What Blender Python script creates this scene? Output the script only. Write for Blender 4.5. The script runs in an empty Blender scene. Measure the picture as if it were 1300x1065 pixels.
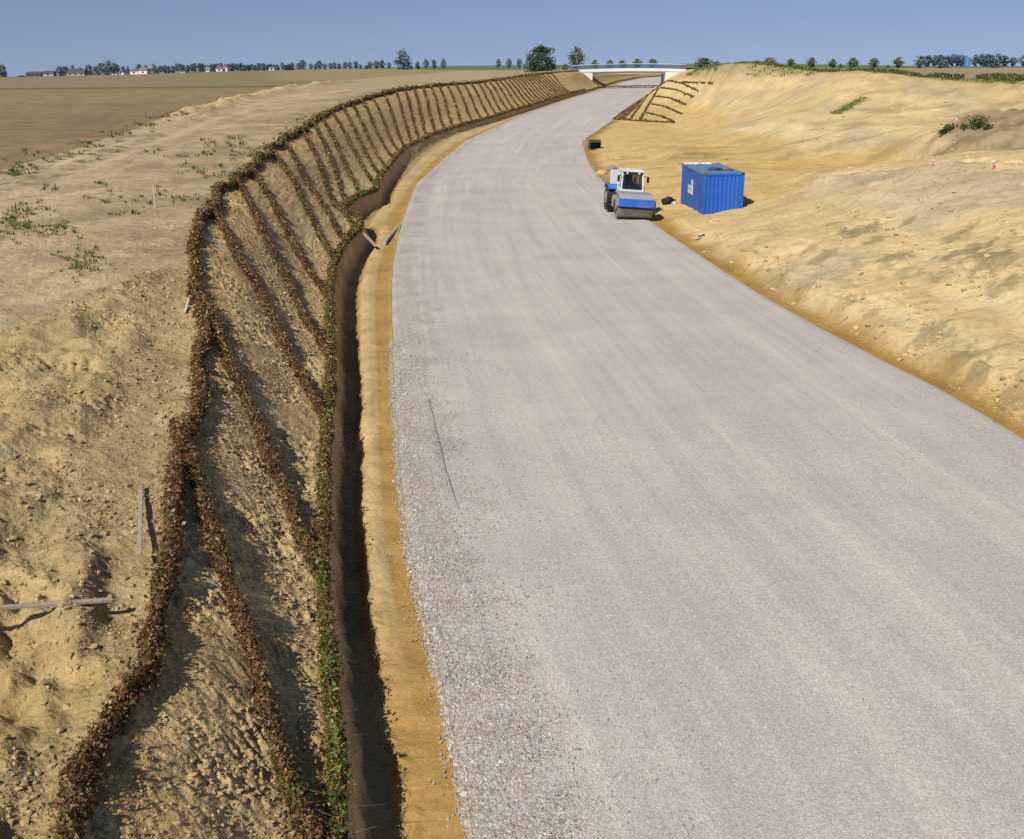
import bpy, bmesh, math, random
import numpy as np
random.seed(11)
rng = np.random.default_rng(11)
S = bpy.context.scene
COL = S.collection
R = math.radians
from mathutils import Matrix, Vector

# ------------------------------------------------------------------ camera geometry
F, CZ, PITCH, ROLL = 1250.0, 7.9, R(19.5), R(0.5)
cp, sp = math.cos(PITCH), math.sin(PITCH)
def at(px, py, Y):
    """world point seen at photo pixel (px,py) at forward distance Y"""
    u = (px-650)/F; v = -(py-532.5)/F
    c, s = math.cos(ROLL), -math.sin(ROLL)
    u, v = u*c - v*s, u*s + v*c
    d = np.array([u, cp+v*sp, -sp+v*cp]); t = Y/d[1]
    return d*t + np.array([0, 0, CZ])

# ------------------------------------------------------------------ noise
_perm = rng.permutation(512).astype(np.int64)
_ang = rng.random(512)*2*math.pi
_gx, _gy = np.cos(_ang), np.sin(_ang)
def pn(x, y, seed=0):
    x = np.asarray(x, float)+seed*17.37; y = np.asarray(y, float)-seed*9.71
    xi = np.floor(x).astype(np.int64); yi = np.floor(y).astype(np.int64)
    fx, fy = x-xi, y-yi
    def g(ix, iy, dx, dy):
        h = _perm[(_perm[ix & 511]+iy) & 511]
        return _gx[h]*dx+_gy[h]*dy
    u = fx*fx*fx*(fx*(fx*6-15)+10); v = fy*fy*fy*(fy*(fy*6-15)+10)
    a = g(xi, yi, fx, fy); b = g(xi+1, yi, fx-1, fy)
    c = g(xi, yi+1, fx, fy-1); d = g(xi+1, yi+1, fx-1, fy-1)
    return (a+(b-a)*u)+((c+(d-c)*u)-(a+(b-a)*u))*v
def fbm(x, y, f=1.0, o=4, seed=0, gain=.5):
    r = 0; a = 1
    for i in range(o):
        r = r+a*pn(x*f, y*f, seed+i*3); f *= 2.03; a *= gain
    return r
def billow(x, y, f, seed=0, o=3):
    r = 0; a = 1
    for i in range(o):
        r = r+a*(np.abs(pn(x*f, y*f, seed+i*5))*2-.5); f *= 2.1; a *= .5
    return r
def ss(a, b, x):
    t = np.clip((np.asarray(x, float)-a)/(b-a), 0, 1); return t*t*(3-2*t)
def lerp(a, b, t): return a+(b-a)*t

# ------------------------------------------------------------------ curves as functions of Y
_U = np.linspace(math.log(2.0), math.log(6000), 3000)
def curve(pts, sig=.012):
    p = np.array(sorted(pts)); v = np.interp(_U, np.log(p[:, 0]), p[:, 1])
    n = max(1, int(sig/(_U[1]-_U[0])*3)); k = np.exp(-.5*(np.arange(-n, n+1)*(_U[1]-_U[0])/sig)**2); k /= k.sum()
    v = np.convolve(np.r_[[v[0]]*n, v, [v[-1]]*n], k, 'valid')
    return lambda Y: np.interp(np.log(np.maximum(Y, 2.0)), _U, v)
ZR = curve([(2, 0), (85, 0), (110, .45), (125, .9), (145, 1.45), (175, 2.1), (210, 2.6), (270, 3.05), (420, 5.2), (600, 7.2)], .03)
XL = curve([(2, 1.0), (4.5, .45), (9.67, -.62), (11.55, -.99), (13.84, -1.48), (17.08, -2.07), (21.87, -2.72), (29.8, -3.69), (35.85, -4.42), (41.8, -5.05), (52.4, -5.87), (75.9, -7.0), (93.4, -6.25), (113.3, -4.98), (128, -2.44), (152.3, 1.56), (180.7, 7.3), (221.5, 14.75), (283, 26.4), (336, 36.6), (390, 50), (440, 72), (600, 180)], .02)
XR = curve([(2, 14.2), (9, 13.1), (15, 12.2), (20.73, 11.52), (24.6, 11.1), (28.9, 10.28), (35.3, 9.29), (43, 8.56), (52.2, 7.85), (61.2, 7.35), (69.2, 7.03), (80.7, 6.9), (92.4, 7.02), (103, 7.43), (115, 8.37), (124, 10.5), (132.5, 12.2), (140.5, 14.0), (154.5, 16.2), (188, 22.7), (261, 36.2), (340, 52), (390, 66), (440, 88), (600, 195)], .02)
XB = curve([(2, -.45), (4.5, -.95), (9.35, -1.96), (10.93, -2.33), (13.05, -2.79), (17.1, -3.5), (20.6, -4.03), (24.9, -4.68), (31.2, -5.8), (38.5, -6.96), (42.8, -7.37), (45.5, -7.5), (48.5, -7.44), (52.3, -7.74), (54, -8.5), (56, -9.45), (62.3, -9.5), (63.6, -9.3), (65.6, -8.72), (71.9, -9.4), (80.8, -9.83), (93, -10.24), (101.5, -10.13), (113.2, -8.9), (125.7, -6.46), (138.9, -2.84), (154, .4), (172, 4.39), (191, 7.79), (227, 14.4), (265, 21.3), (283, 24.5), (336, 34.8), (390, 48), (440, 70), (600, 178)], .008)
XT = curve([(2, -2.4), (5, -3.4), (7.6, -4.0), (8.3, -4.01), (9.0, -3.98), (10.0, -4.2), (11.7, -4.65), (13.0, -5.1), (15.0, -5.6), (18.2, -6.27), (20.9, -6.92), (25.1, -8.07), (28.1, -9.06), (31.3, -9.92), (36.3, -11.04), (43.0, -12.03), (49.2, -12.6), (60.1, -14.04), (74.2, -15.1), (90.0, -16.28), (100.2, -16.4), (114.6, -15.38), (128.4, -13.28), (148.2, -9.69), (168.6, -5.27), (192.4, -0.91), (235.3, 6.01), (262, 15.0), (283, 18.5), (336, 31), (390, 45), (440, 67), (600, 176)], .012)
ZT = curve([(2, 1.9), (7.6, 1.91), (8.3, 1.86), (9.0, 1.78), (10.0, 1.78), (11.7, 1.85), (13.0, 1.93), (15.0, 1.99), (18.2, 2.04), (20.9, 2.26), (25.1, 2.59), (28.1, 2.88), (31.3, 3.04), (36.3, 3.26), (43.0, 3.39), (49.2, 3.52), (60.1, 3.62), (74.2, 3.99), (90.0, 4.33), (100.2, 4.64), (114.6, 5.22), (128.4, 5.79), (148.2, 5.96), (168.6, 6.0), (192.4, 6.38), (235.3, 6.99), (262, 7.45), (336, 7.7), (440, 8.0), (600, 8.4)], .02)
def ZB(Y): return .5+ZR(Y)

# far land heights, by direction (photo column) at 600 m and at 1600 m
_C = [-900, 0, 150, 300, 450, 560, 650, 800, 1000, 1100, 1300, 2300]
_B6 = [101, 99.3, 96, 91.2, 88.8, 89.3, 89, 86.5, 85.8, 87, 86, 82]
_C2 = [-900, 0, 150, 300, 420, 500, 560, 650, 720, 870, 1000, 1100, 1200, 1300, 2300]
_B16 = [103, 98.5, 95, 90.3, 87.6, 86.2, 84.8, 84, 83.4, 82, 82, 83.4, 84.6, 84.4, 80]
_z6 = [at(c, b, 600)[2] for c, b in zip(_C, _B6)]; _z16 = [at(c, b, 1600)[2] for c, b in zip(_C2, _B16)]
def far_z(x, y):
    y = np.maximum(np.asarray(y, float), 40.0); px = 650+F*np.asarray(x, float)/(y*cp)
    return np.interp(px, _C, _z6), np.interp(px, _C2, _z16)
def land_left(x, y):
    near = np.interp(y, [0, 20, 30, 60, 100, 150, 300], [2.0, 2.45, 2.85, 3.7, 4.65, 5.4, 6.0])
    z6, z16 = far_z(x, y)
    z = lerp(near, z6, ss(180, 560, y)); return lerp(z, z16, ss(650, 1500, y))
def land_right(x, y):
    near = np.interp(y, [0, 100, 300], [6.3, 6.75, 7.1])
    z6, z16 = far_z(x, y)
    z = lerp(near, z6, ss(180, 560, y)); return lerp(z, z16, ss(650, 1500, y))

# ------------------------------------------------------------------ left side surface
def left_z(x, y, detail=True):
    """height left of the trench: slope, bare ground and field"""
    x = np.asarray(x, float); y = np.asarray(y, float)
    xb, xt, zb, zt = XB(y), XT(y), ZB(y), ZT(y)
    t = np.clip((xb-x)/(xb-xt), 0, 1); d = np.maximum(xt-x, 0)
    zs = zb+(zt-zb)*(t+.06*np.sin(t*math.pi*2)*-1)
    far = land_left(x, y)
    zp = lerp(zt, far, ss(2, 20, d))
    # spoil mound beside the camera end of the slope: crest runs from (-9.2,29.5) to (-12,17)
    crest = np.interp(x, [-30, -13, -10.8, -9.2, -6], [15, 18.5, 21.5, 29.0, 34])
    m = ss(1.6, -1.2, y-crest)
    zp = zp+m*.50*ss(0, 2.5, d)*ss(0, 12, y)
    zp = zp-m*ss(0, 6, d)*np.interp(y, [0, 7, 14, 22], [.55, .5, .15, 0])
    # line of spoil heaps along the field edge
    bx = np.interp(y, [60, 85, 130, 200, 260], [-25, -27, -31, -34.5, -33])
    h = np.exp(-((x-bx)/1.7)**2)*ss(74, 88, y)*ss(262, 200, y)
    zp = zp+h*(.62+.55*fbm(x*.5, y*.22, .6, 2, 61)+.28*billow(x, y*.7, .55, 63, 3))
    # small bank by the far bridge under the trees
    zp = zp+ss(200, 235, y)*ss(330, 285, y)*ss(30, 8, d)*.35
    z = np.where(d > 0, zp, zs)
    if detail:
        edge = ss(-28, -24.5, x)
        n = ss(0.02, .12, t)
        on = np.where(d > 0, 1.0, .55)
        r = ss(0, -3, y-crest)*ss(.4, 1.8, d)
        rough = lerp(.35, 1.0, np.maximum(r, np.where(d > 0, 0, .8)))*edge
        fade = np.interp(y, [0, 50, 120, 300], [1, 1, .9, .7])
        lump = ss(-.15, .45, fbm(x, y, .7, 2, 71))
        z = z+n*rough*fade*(.10*on*(1+1.3*r)*fbm(x, y, .55, 3, 1)+.06*(1+.6*r)*fbm(x, y, 1.5, 2, 9)
             +(.35+.9*lump)*(.075*billow(x, y, 2.3, 21, 2)+.066*billow(x+y*.4, y, 5.0, 23, 3)+.026*billow(x, y, 11, 25, 2)))
        # gullies and drop in front of the mound, near corner
        z = z+r*.30*fbm(x*.9+3.1, y*.55, .62, 2, 33)*ss(.6, 2.2, d)*ss(9, 13, y)
        z = z+r*ss(.5, 1.6, d)*.16*np.abs(pn(x*.8+y*.25, y*.45, 35))*2*ss(8, 11, y)
        gl = ss(13, 9.5, y)*ss(.1, 1.0, d)
        z = z+gl*.70*fbm(x*1.3+y*.5, y*.7, .75, 3, 31)
        z = z+(1-edge)*.03*fbm(x, y, 1.3, 3, 41)*fade
        # wheel ruts on the bare track
        tr = ss(4, 7, d)*ss(17, 12, d)*ss(0, 3, y-crest)*edge
        z = z+tr*.07*np.sin(d*2.7+1.5*pn(x*.2, y*.1, 3))*ss(.1, .5, pn(x*.1, y*.05, 77)+.4)
    return z

# ------------------------------------------------------------------ right side surface (thin-plate through surveyed points)
_RP = [(1300,440,26),(1300,430,25.6),(1300,350,30),(1300,280,36),(1300,230,42),(1300,205,47),(1200,400,29.3),(1200,300,38),(1200,210,48),(1150,380,31),(1100,320,37.5),(1150,216,50),(1107,220,52),(1045,230,53),
 (1000,250,54),(950,262,54.6),(1000,300,43),(930,300,46.5),(1050,280,45),(896,273,54.8),(915,300,47.8),(868,259,59.5),
 (1147,212,74),(1184,177,76),(1215,164,76),(1250,162,75),(1300,161,74),(1225,190,66),(1290,188,64),
 (1100,214,77),(1000,210,79.5),(950,205,82.5),(900,200,86.5),(850,190,93),(800,180,106),(1050,207,80),(880,170,119),(860,170,126),(820,165,124),(950,180,98),(840,225,74),(860,210,82),
 (1000,150,100),(1050,150,98),(1100,150,96),(1150,150,95),(1200,140,96),(1300,140,92),(900,130,152),(900,150,132),(950,120,138),(960,135,126),(1000,115,127),(1050,105,118),(950,150,116),
 (870,97,215),(895,88,190),(916,82,160),(955,80,150),(993,86,140),(1054,90,128),(1107,97,112),(1184,99,108),(1241,101,104),(1298,103,100),
 (779,152,143),(800,137,175),(825,119,220),(812,154,141),(836,113,225),(886,117,185),(857,156,140),(865,146,150),(871,134,160),(881,124,172),(903,116,170),(935,81,152),(905,85.5,175),(882,92.5,203),(975,83,145),(1020,88,134),(1080,94,118),(1150,98.3,110),(890,150,135),(870,158,134),(830,158,136)]
_rp = [at(*p) for p in _RP]
for Y in (12, 16, 20, 25, 30, 36, 43, 50, 57, 64, 72, 82, 92, 104, 116, 128): _rp.append(np.array([XR(Y)+.5, Y, ZR(Y)-.1]))
for Y in (160, 190, 225, 258): _rp.append(np.array([XR(Y)+.2, Y, ZR(Y)-.2]))
for x, y, z in ((17, 15, 1.6), (26, 18, 4.3), (30, 32, 5.2), (36, 50, 5.3), (48, 70, 5.6), (60, 92, 6.4), (70, 60, 6.5), (60, 30, 6.6), (48, 262, 6.6), (56, 262, 7.4), (55, 150, 7.8), (70, 110, 6.8), (39, 193, 7.6), (38.5, 176, 8.05), (37.5, 158, 8.45), (38, 151, 8.3), (43, 175, 7.5), (44, 193, 7.2), (42, 155, 7.9), (40, 144, 7.7), (39, 134, 7.55), (40, 211, 7.0), (46, 225, 7.0), (43.3, 283, 5.2), (47, 283, 7.0), (51, 283, 7.5), (43.3, 292, 5.2), (47, 293, 7.0), (40, 262, 4.9)): _rp.append(np.array([x, y, z]))
for Y in (300, 350, 420):
    _rp.append(np.array([XR(Y)+1, Y, ZR(Y)])); _rp.append(np.array([XR(Y)+8, Y, ZR(Y)+3.]))
_rp = np.array(_rp)
_RS = np.array([1.0, .55])        # depth compressed a little so the fit follows the cut
def _tp(r2): return np.where(r2 > 1e-12, .5*r2*np.log(np.maximum(r2, 1e-12)), 0)
_pp = _rp[:, :2]*_RS; _n = len(_pp)
_A = np.zeros((_n+3, _n+3)); _A[:_n, :_n] = _tp(((_pp[:, None]-_pp[None])**2).sum(-1))+np.eye(_n)*.4
_A[:_n, _n] = 1; _A[:_n, _n+1:] = _pp; _A[_n, :_n] = 1; _A[_n+1:, :_n] = _pp.T
_w = np.linalg.solve(_A, np.r_[_rp[:, 2], 0, 0, 0])
def rbf(x, y):
    x = np.asarray(x, float); y = np.asarray(y, float); sh = x.shape
    q = np.stack([x.ravel(), y.ravel()], 1)*_RS; out = np.empty(len(q))
    for i in range(0, len(q), 20000):
        c = q[i:i+20000]
        out[i:i+20000] = _tp(((c[:, None]-_pp[None])**2).sum(-1))@_w[:_n]+_w[_n]+c@_w[_n+1:]
    return out.reshape(sh)
_cx = [(at(870,97,215)), at(895,88,190), at(916,82,160), at(955,80,150), at(993,86,140), at(1054,90,128), at(1107,97,112), at(1184,99,108), at(1241,101,104), at(1298,103,100)]
_crx = [30, 36, 36.2] + [32.5+2+i*.0 for i in ()]
_CRX = np.array([20, 31, 33.5, 35.2, 37, 39, 40.5, 44, 47, 50, 62, 90]); _CRY = np.array([262, 250, 200, 152, 140, 127, 116, 108, 104, 100, 95, 90.])
def crest_y(x): return np.interp(x, _CRX, _CRY)
def ridge_y(x): return np.interp(x, [13, 15, 18.7, 19.6, 20.7, 22.8, 25, 30], [55.5, 54.5, 52.5, 50.5, 48.5, 45.5, 42, 36])
def mound_mask(x, y): return ss(1.12, .80, np.hypot((x-37.8)/8.8, (y-69.0)/8.6)+.16*fbm(x, y, .35, 3, 62))
def past_crest(x, y): return np.minimum(y-crest_y(x), x-XR(y)-np.interp(y, [130, 160, 190, 215, 262, 300], [23, 18, 15, 13, 13, 13]))
def right_z(x, y, detail=True):
    x = np.asarray(x, float); y = np.asarray(y, float)
    cy = crest_y(x); yy = np.minimum(y, cy)
    xr = XR(y); d = np.maximum(x-xr, 0)
    far = land_right(x, y)
    xc = xr+np.interp(y, [130, 160, 190, 215, 262, 300], [23, 18, 15, 13, 13, 13])
    wc = ss(0, 7, x-xc)
    z0 = rbf(np.minimum(x, 80), np.where(wc >= 1, yy, y))
    z1 = np.where(y > cy, lerp(rbf(np.minimum(x, 80), yy), far, ss(0, 22, y-cy)), z0)
    z = lerp(z0, z1, wc)
    past = np.minimum(y-cy, x-xc)
    cap = np.interp(y, [110, 135, 150, 175, 215], [9.0, 8.0, 8.15, 8.0, 7.6]); z = np.where(z > cap, cap+.45*np.tanh((z-cap)/.45), z)
    z = lerp(ZR(y)-.11, z, ss(.35, 1.5, d))
    z = lerp(z, far, ss(62, 85, x)*ss(10, 30, y))
    if detail:
        inside = ss(8, -1, past)
        f = np.interp(y, [15, 60, 120, 260], [1, 1.1, 1.0, 1.0])*inside*ss(.3, 1.8, d)
        mnd = np.exp(-(((x-22)/13)**2+((y-44)/20)**2))+np.exp(-(((x-36)/8)**2+((y-72)/10)**2))
        z = z+f*(.13*fbm(x, y*.8, .28, 3, 51)+(.02+.05*np.clip(mnd, 0, 1))*billow(x+.5*y, y*.7, 1.4, 53, 3)+.018*fbm(x, y, 3.1, 3, 57))
        # erosion rills down the slopes
        rl = np.abs(pn(x*.25+y*.55, (y-x)*.07, 5))
        z = z-f*.05*ss(.10, 0, rl)*ss(1, 3, d)
        z = z+f*ss(64, 52, y)*(.05*billow(x, y, .8, 58, 3)+.035*billow(x, y, 2.7, 66, 3))+f*.03*billow(x, y, 1.1, 67, 3)
        # ridge of the near spoil bank drops behind, dark mound stands up
        yr = ridge_y(x); z = z-.75*np.exp(-((y-yr-4.5)/3.0)**2)*ss(14, 17, x)*ss(34, 28, x)+.22*np.exp(-((y-yr+.3)/1.1)**2)*ss(14, 17, x)*(1+.8*fbm(x, y, .6, 2, 59))
        mk = mound_mask(x, y); z = z+mk*(1.15+.26*billow(x, y, .8, 60, 3)+.06*billow(x, y, 2.6, 68, 2))
        # crumbled lip at the foot of the bank
        lip = np.exp(-((d-1.5-.5*pn(x*.4, y*.4, 8))/.35)**2)*ss(.05, .4, pn(x*.3, y*.35, 19)+.25)*ss(60, 45, y)
        z = z+lip*.16
        # mounded sand by the container
        z = z+.25*np.exp(-(((x-9.4)/1.0)**2+((y-53.5)/2.2)**2))
    return z
def ground(x, y):
    x = float(x); y = float(y)
    if x < XB(y): return float(left_z(np.array([x]), np.array([y]))[0])
    if x > XR(y): return float(right_z(np.array([x]), np.array([y]))[0])
    return float(ZR(y))

def gnd(x, y):
    out = np.where(x < XB(y), 0.0, ZR(y)-.05)
    l = x < XB(y); r = x > XR(y)
    if l.any(): out[l] = left_z(x[l], y[l])
    if r.any(): out[r] = right_z(x[r], y[r])
    return out
def hit(px, py, Y0=5.0, Y1=300.0, step=.004, dz=0.0):
    """first point of the terrain seen at photo pixel (px,py)"""
    Ys = np.exp(np.arange(math.log(Y0), math.log(Y1), step)); P = np.array([at(px, py, Y) for Y in (1.0, 2.0)])
    d = P[1]-P[0]; pts = P[0]+d*(Ys[:, None]-1.0); below = pts[:, 2] < gnd(pts[:, 0], pts[:, 1])+dz
    k = int(np.argmax(below)) if below.any() else len(Ys)-1
    if k > 0 and below.any():
        yy = np.linspace(Ys[k-1], Ys[k], 9); q2 = P[0]+d*(yy[:, None]-1.0); b2 = q2[:, 2] < gnd(q2[:, 0], q2[:, 1])+dz
        return Vector(q2[int(np.argmax(b2))]) if b2.any() else Vector(pts[k])
    return Vector(pts[k])

# ------------------------------------------------------------------ materials
def mat(name):
    m = bpy.data.materials.new(name); m.use_nodes = True
    nt = m.node_tree; b = nt.nodes['Principled BSDF']
    b.inputs['Specular IOR Level'].default_value = .25
    return m, nt, b
def nd(nt, t, **k):
    n = nt.nodes.new(t)
    for a, v in k.items():
        if a in n.inputs.keys(): n.inputs[a].default_value = v
        else: setattr(n, a, v)
    return n
def ramp(nt, src, stops):
    r = nt.nodes.new('ShaderNodeValToRGB'); e = r.color_ramp.elements
    while len(e) < len(stops): e.new(.5)
    for el, (p, c) in zip(e, stops): el.position = p; el.color = (*c, 1) if len(c) == 3 else c
    nt.links.new(src, r.inputs[0]); return r.outputs[0]
def mix(nt, a, b, fac, mode='MIX'):
    n = nt.nodes.new('ShaderNodeMix'); n.data_type = 'RGBA'; n.blend_type = mode
    for sock, v in ((n.inputs[0], fac), (n.inputs[6], a), (n.inputs[7], b)):
        if hasattr(v, 'is_linked'): nt.links.new(v, sock)
        elif isinstance(v, (int, float)): sock.default_value = v
        else: sock.default_value = (*v, 1)
    return n.outputs[2]
def math_(nt, op, a, b=0.0, c=None):
    n = nt.nodes.new('ShaderNodeMath'); n.operation = op
    for i, v in enumerate((a, b) if c is None else (a, b, c)):
        if hasattr(v, 'is_linked'): nt.links.new(v, n.inputs[i])
        else: n.inputs[i].default_value = v
    return n.outputs[0]
def noise(nt, vec, scale, detail=4, rough=.55, dist=0):
    n = nt.nodes.new('ShaderNodeTexNoise'); n.inputs['Scale'].default_value = scale; n.inputs['Detail'].default_value = detail
    n.inputs['Roughness'].default_value = rough; n.inputs['Distortion'].default_value = dist
    if vec is not None: nt.links.new(vec, n.inputs['Vector'])
    return n.outputs[0]
def pos(nt): return nt.nodes.new('ShaderNodeNewGeometry').outputs['Position']
def attr(nt, name):
    n = nt.nodes.new('ShaderNodeAttribute'); n.attribute_name = name; return n
def bump(nt, b, h, strength, dist):
    n = nt.nodes.new('ShaderNodeBump'); n.inputs['Strength'].default_value = strength; n.inputs['Distance'].default_value = dist
    nt.links.new(h, n.inputs['Height']); nt.links.new(n.outputs[0], b.inputs['Normal'])
def soil_material(name, fine=9.0, bump_d=.03, contrast=.5, rough=.95):
    m, nt, b = mat(name); p = pos(nt)
    col = attr(nt, 'col').outputs['Color']
    n1 = noise(nt, p, .45, 5, .6); n2 = noise(nt, p, fine*.35, 6, .65, .4); n3 = noise(nt, p, fine*2.2, 4, .6)
    k1 = ramp(nt, n1, [(.3, (.80, .79, .77)), (.7, (1.14, 1.14, 1.13))])
    lo = 1-contrast*.5
    k2 = ramp(nt, n2, [(.28, (lo, lo*.97, lo*.93)), (.5, (1, 1, 1)), (.75, (1+contrast*.28,)*3)])
    k3 = ramp(nt, n3, [(.25, (.80, .78, .75)), (.55, (1.03, 1.03, 1.03)), (.8, (1.15, 1.14, 1.12))])
    c = mix(nt, mix(nt, mix(nt, col, k1, 1.0, 'MULTIPLY'), k2, 1.0, 'MULTIPLY'), k3, 1.0, 'MULTIPLY')
    nt.links.new(c, b.inputs['Base Color']); b.inputs['Roughness'].default_value = rough; b.inputs['Specular IOR Level'].default_value = .08
    vo = nd(nt, 'ShaderNodeTexVoronoi'); vo.inputs['Scale'].default_value = fine*1.3; nt.links.new(p, vo.inputs['Vector'])
    h = math_(nt, 'ADD', math_(nt, 'MULTIPLY', n2, 1.6), math_(nt, 'ADD', math_(nt, 'MULTIPLY', n3, .6), math_(nt, 'MULTIPLY', vo.outputs['Distance'], -.35)))
    bump(nt, b, h, .8, bump_d)
    return m
def plain(name, col, rough=.6, var=.25, scale=6.0, metal=0.0, bumpd=0.0, spec=.3, dirt=None):
    m, nt, b = mat(name); tc = nt.nodes.new('ShaderNodeTexCoord').outputs['Object']
    n = noise(nt, tc, scale, 5, .6)
    hi = tuple(min(1, c*(1+var*.5)) for c in col); lo = tuple(c*(1-var) for c in col)
    c = ramp(nt, n, [(.3, lo), (.7, hi)])
    if dirt:
        n2 = noise(nt, tc, scale*.4, 6, .7)
        c = mix(nt, c, dirt, ramp(nt, n2, [(.48, (0, 0, 0)), (.75, (.75, .75, .75))]))
    nt.links.new(c, b.inputs['Base Color']); b.inputs['Roughness'].default_value = rough; b.inputs['Metallic'].default_value = metal; b.inputs['Specular IOR Level'].default_value = spec
    if bumpd: bump(nt, b, noise(nt, tc, scale*4, 4), .6, bumpd)
    return m
def leaf_material(name, trans=.25):
    m, nt, b = mat(name); col = attr(nt, 'col').outputs['Color']
    g = nt.nodes.new('ShaderNodeNewGeometry').outputs['Random Per Island']
    c = mix(nt, col, ramp(nt, g, [(0, (.6, .6, .6)), (1, (1.4, 1.35, 1.3))]), 1.0, 'MULTIPLY')
    nt.links.new(c, b.inputs['Base Color']); b.inputs['Roughness'].default_value = .6; b.inputs['Specular IOR Level'].default_value = .2
    t = nt.nodes.new('ShaderNodeBsdfTranslucent'); nt.links.new(c, t.inputs['Color'])
    mx = nt.nodes.new('ShaderNodeMixShader'); mx.inputs[0].default_value = trans
    nt.links.new(b.outputs[0], mx.inputs[1]); nt.links.new(t.outputs[0], mx.inputs[2])
    nt.links.new(mx.outputs[0], nt.nodes['Material Output'].inputs['Surface'])
    return m

M = {}
M['soil'] = soil_material('loess_soil', 9, .05, .7)
M['sand'] = soil_material('yellow_sand', 11, .05, .42)
M['ditch'] = soil_material('trench_clay', 12, .012, .3)
M['field'] = soil_material('field_soil', 3, .04, .5)
M['leaf'] = leaf_material('dry_leaves', .2)
M['crown'] = leaf_material('tree_leaves', .15)
M['twig'] = plain('twig_bark', (.15, .10, .06), .9, .6, 5)
M['bark'] = plain('bark', (.08, .06, .045), .9, .3, 8)
M['wood'] = plain('weathered_wood', (.42, .36, .27), .85, .35, 5, 0, .004)
M['palewood'] = plain('pale_wood', (.6, .54, .42), .8, .3, 5)
M['white'] = plain('white_paint', (.80, .82, .83), .35, .08, 2, dirt=(.55, .52, .46))
M['offwhite'] = plain('off_white_plastic', (.55, .57, .60), .4, .08, 2)
M['blue'] = plain('blue_paint', (.035, .15, .62), .42, .2, 1.5, dirt=(.16, .22, .42))
M['contblue'] = plain('container_blue', (.030, .135, .60), .42, .2, 1.2, dirt=(.045, .17, .55))
M['contblue2'] = plain('container_blue_worn', (.035, .115, .44), .5, .22, 1.6, dirt=(.07, .13, .33))
M['roofblue'] = plain('container_roof', (.12, .22, .42), .7, .35, 2.5, dirt=(.30, .30, .26))
M['rust'] = plain('rust', (.19, .08, .05), .85, .4, 12)
M['steel'] = plain('drum_steel', (.36, .33, .28), .5, .3, 3, .5, dirt=(.38, .31, .21))
M['grey'] = plain('grey_metal', (.32, .33, .36), .5, .15, 4)
M['darkgrey'] = plain('dark_grey', (.06, .06, .065), .55, .25, 5)
M['black'] = plain('black_rubber', (.018, .018, .02), .7, .3, 6)
M['tyre'] = plain('tyre_rubber', (.035, .033, .03), .85, .3, 6, dirt=(.16, .13, .09))
M['red'] = plain('red_paint', (.6, .12, .09), .5, .2, 4)
M['pink'] = plain('faded_red_paint', (.75, .28, .22), .6, .15, 4)
M['concrete'] = plain('concrete', (.62, .60, .55), .85, .15, .6)
M['concwhite'] = plain('bright_concrete', (.78, .79, .80), .8, .08, .5)
M['rail'] = plain('blue_rail', (.07, .15, .34), .5, .15, 1)
M['railtop'] = plain('galvanised_handrail', (.66, .66, .62), .5, .1, 1)
M['stone'] = plain('pale_stone', (.45, .43, .40), .9, .3, 4)
gm, gnt, gb = mat('cab_glass'); gb.inputs['Base Color'].default_value = (.02, .025, .03, 1); gb.inputs['Roughness'].default_value = .08
gb.inputs['Specular IOR Level'].default_value = .5
gtr = gnt.nodes.new('ShaderNodeBsdfTransparent'); gtr.inputs[0].default_value = (.75, .8, .8, 1); gmx = gnt.nodes.new('ShaderNodeMixShader'); gmx.inputs[0].default_value = .55
gnt.links.new(gb.outputs[0], gmx.inputs[1]); gnt.links.new(gtr.outputs[0], gmx.inputs[2]); gnt.links.new(gmx.outputs[0], gnt.nodes['Material Output'].inputs['Surface'])
M['glass'] = gm

# ------------------------------------------------------------------ mesh helpers
def link(name, me, m, parent=None):
    o = bpy.data.objects.new(name, me); COL.objects.link(o)
    if m is not None and not me.materials: me.materials.append(m)
    if parent is not None: o.parent = parent
    return o
def np_mesh(name, V, Q, smooth=True, col=None, extra=None):
    """V (n,3), Q (m,4) or (m,3)"""
    me = bpy.data.meshes.new(name); V = np.asarray(V, np.float32); Q = np.asarray(Q, np.int32)
    k = Q.shape[1]
    me.vertices.add(len(V)); me.vertices.foreach_set('co', V.ravel())
    me.loops.add(Q.size); me.loops.foreach_set('vertex_index', Q.ravel())
    me.polygons.add(len(Q)); me.polygons.foreach_set('loop_start', np.arange(0, Q.size, k, dtype=np.int32))
    me.update(calc_edges=True)
    me.polygons.foreach_set('use_smooth', np.full(len(Q), smooth, dtype=bool))
    if col is not None:
        a = me.attributes.new('col', 'FLOAT_COLOR', 'POINT'); c = np.ones((len(V), 4), np.float32); c[:, :3] = col; a.data.foreach_set('color', c.ravel())
    for nme, v in (extra or {}).items():
        a = me.attributes.new(nme, 'FLOAT_VECTOR', 'POINT'); a.data.foreach_set('vector', np.asarray(v, np.float32).ravel())
    me.validate(); return me
def grid_faces(r, c):
    i = np.arange(r*c).reshape(r, c)
    return np.stack([i[:-1, :-1], i[:-1, 1:], i[1:, 1:], i[1:, :-1]], -1).reshape(-1, 4)
def compact(V, Q, *arrs):
    u, inv = np.unique(Q, return_inverse=True)
    return (V[u], inv.reshape(Q.shape)) + tuple(a[u] for a in arrs)
def struct(name, me, m):
    o = link(name, me, m); o['kind'] = 'structure'; return o
def tag(o, label, cat, group=None, kind=None):
    if label: o['label'] = label
    if cat: o['category'] = cat
    if group: o['group'] = group
    if kind: o['kind'] = kind
    return o
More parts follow.
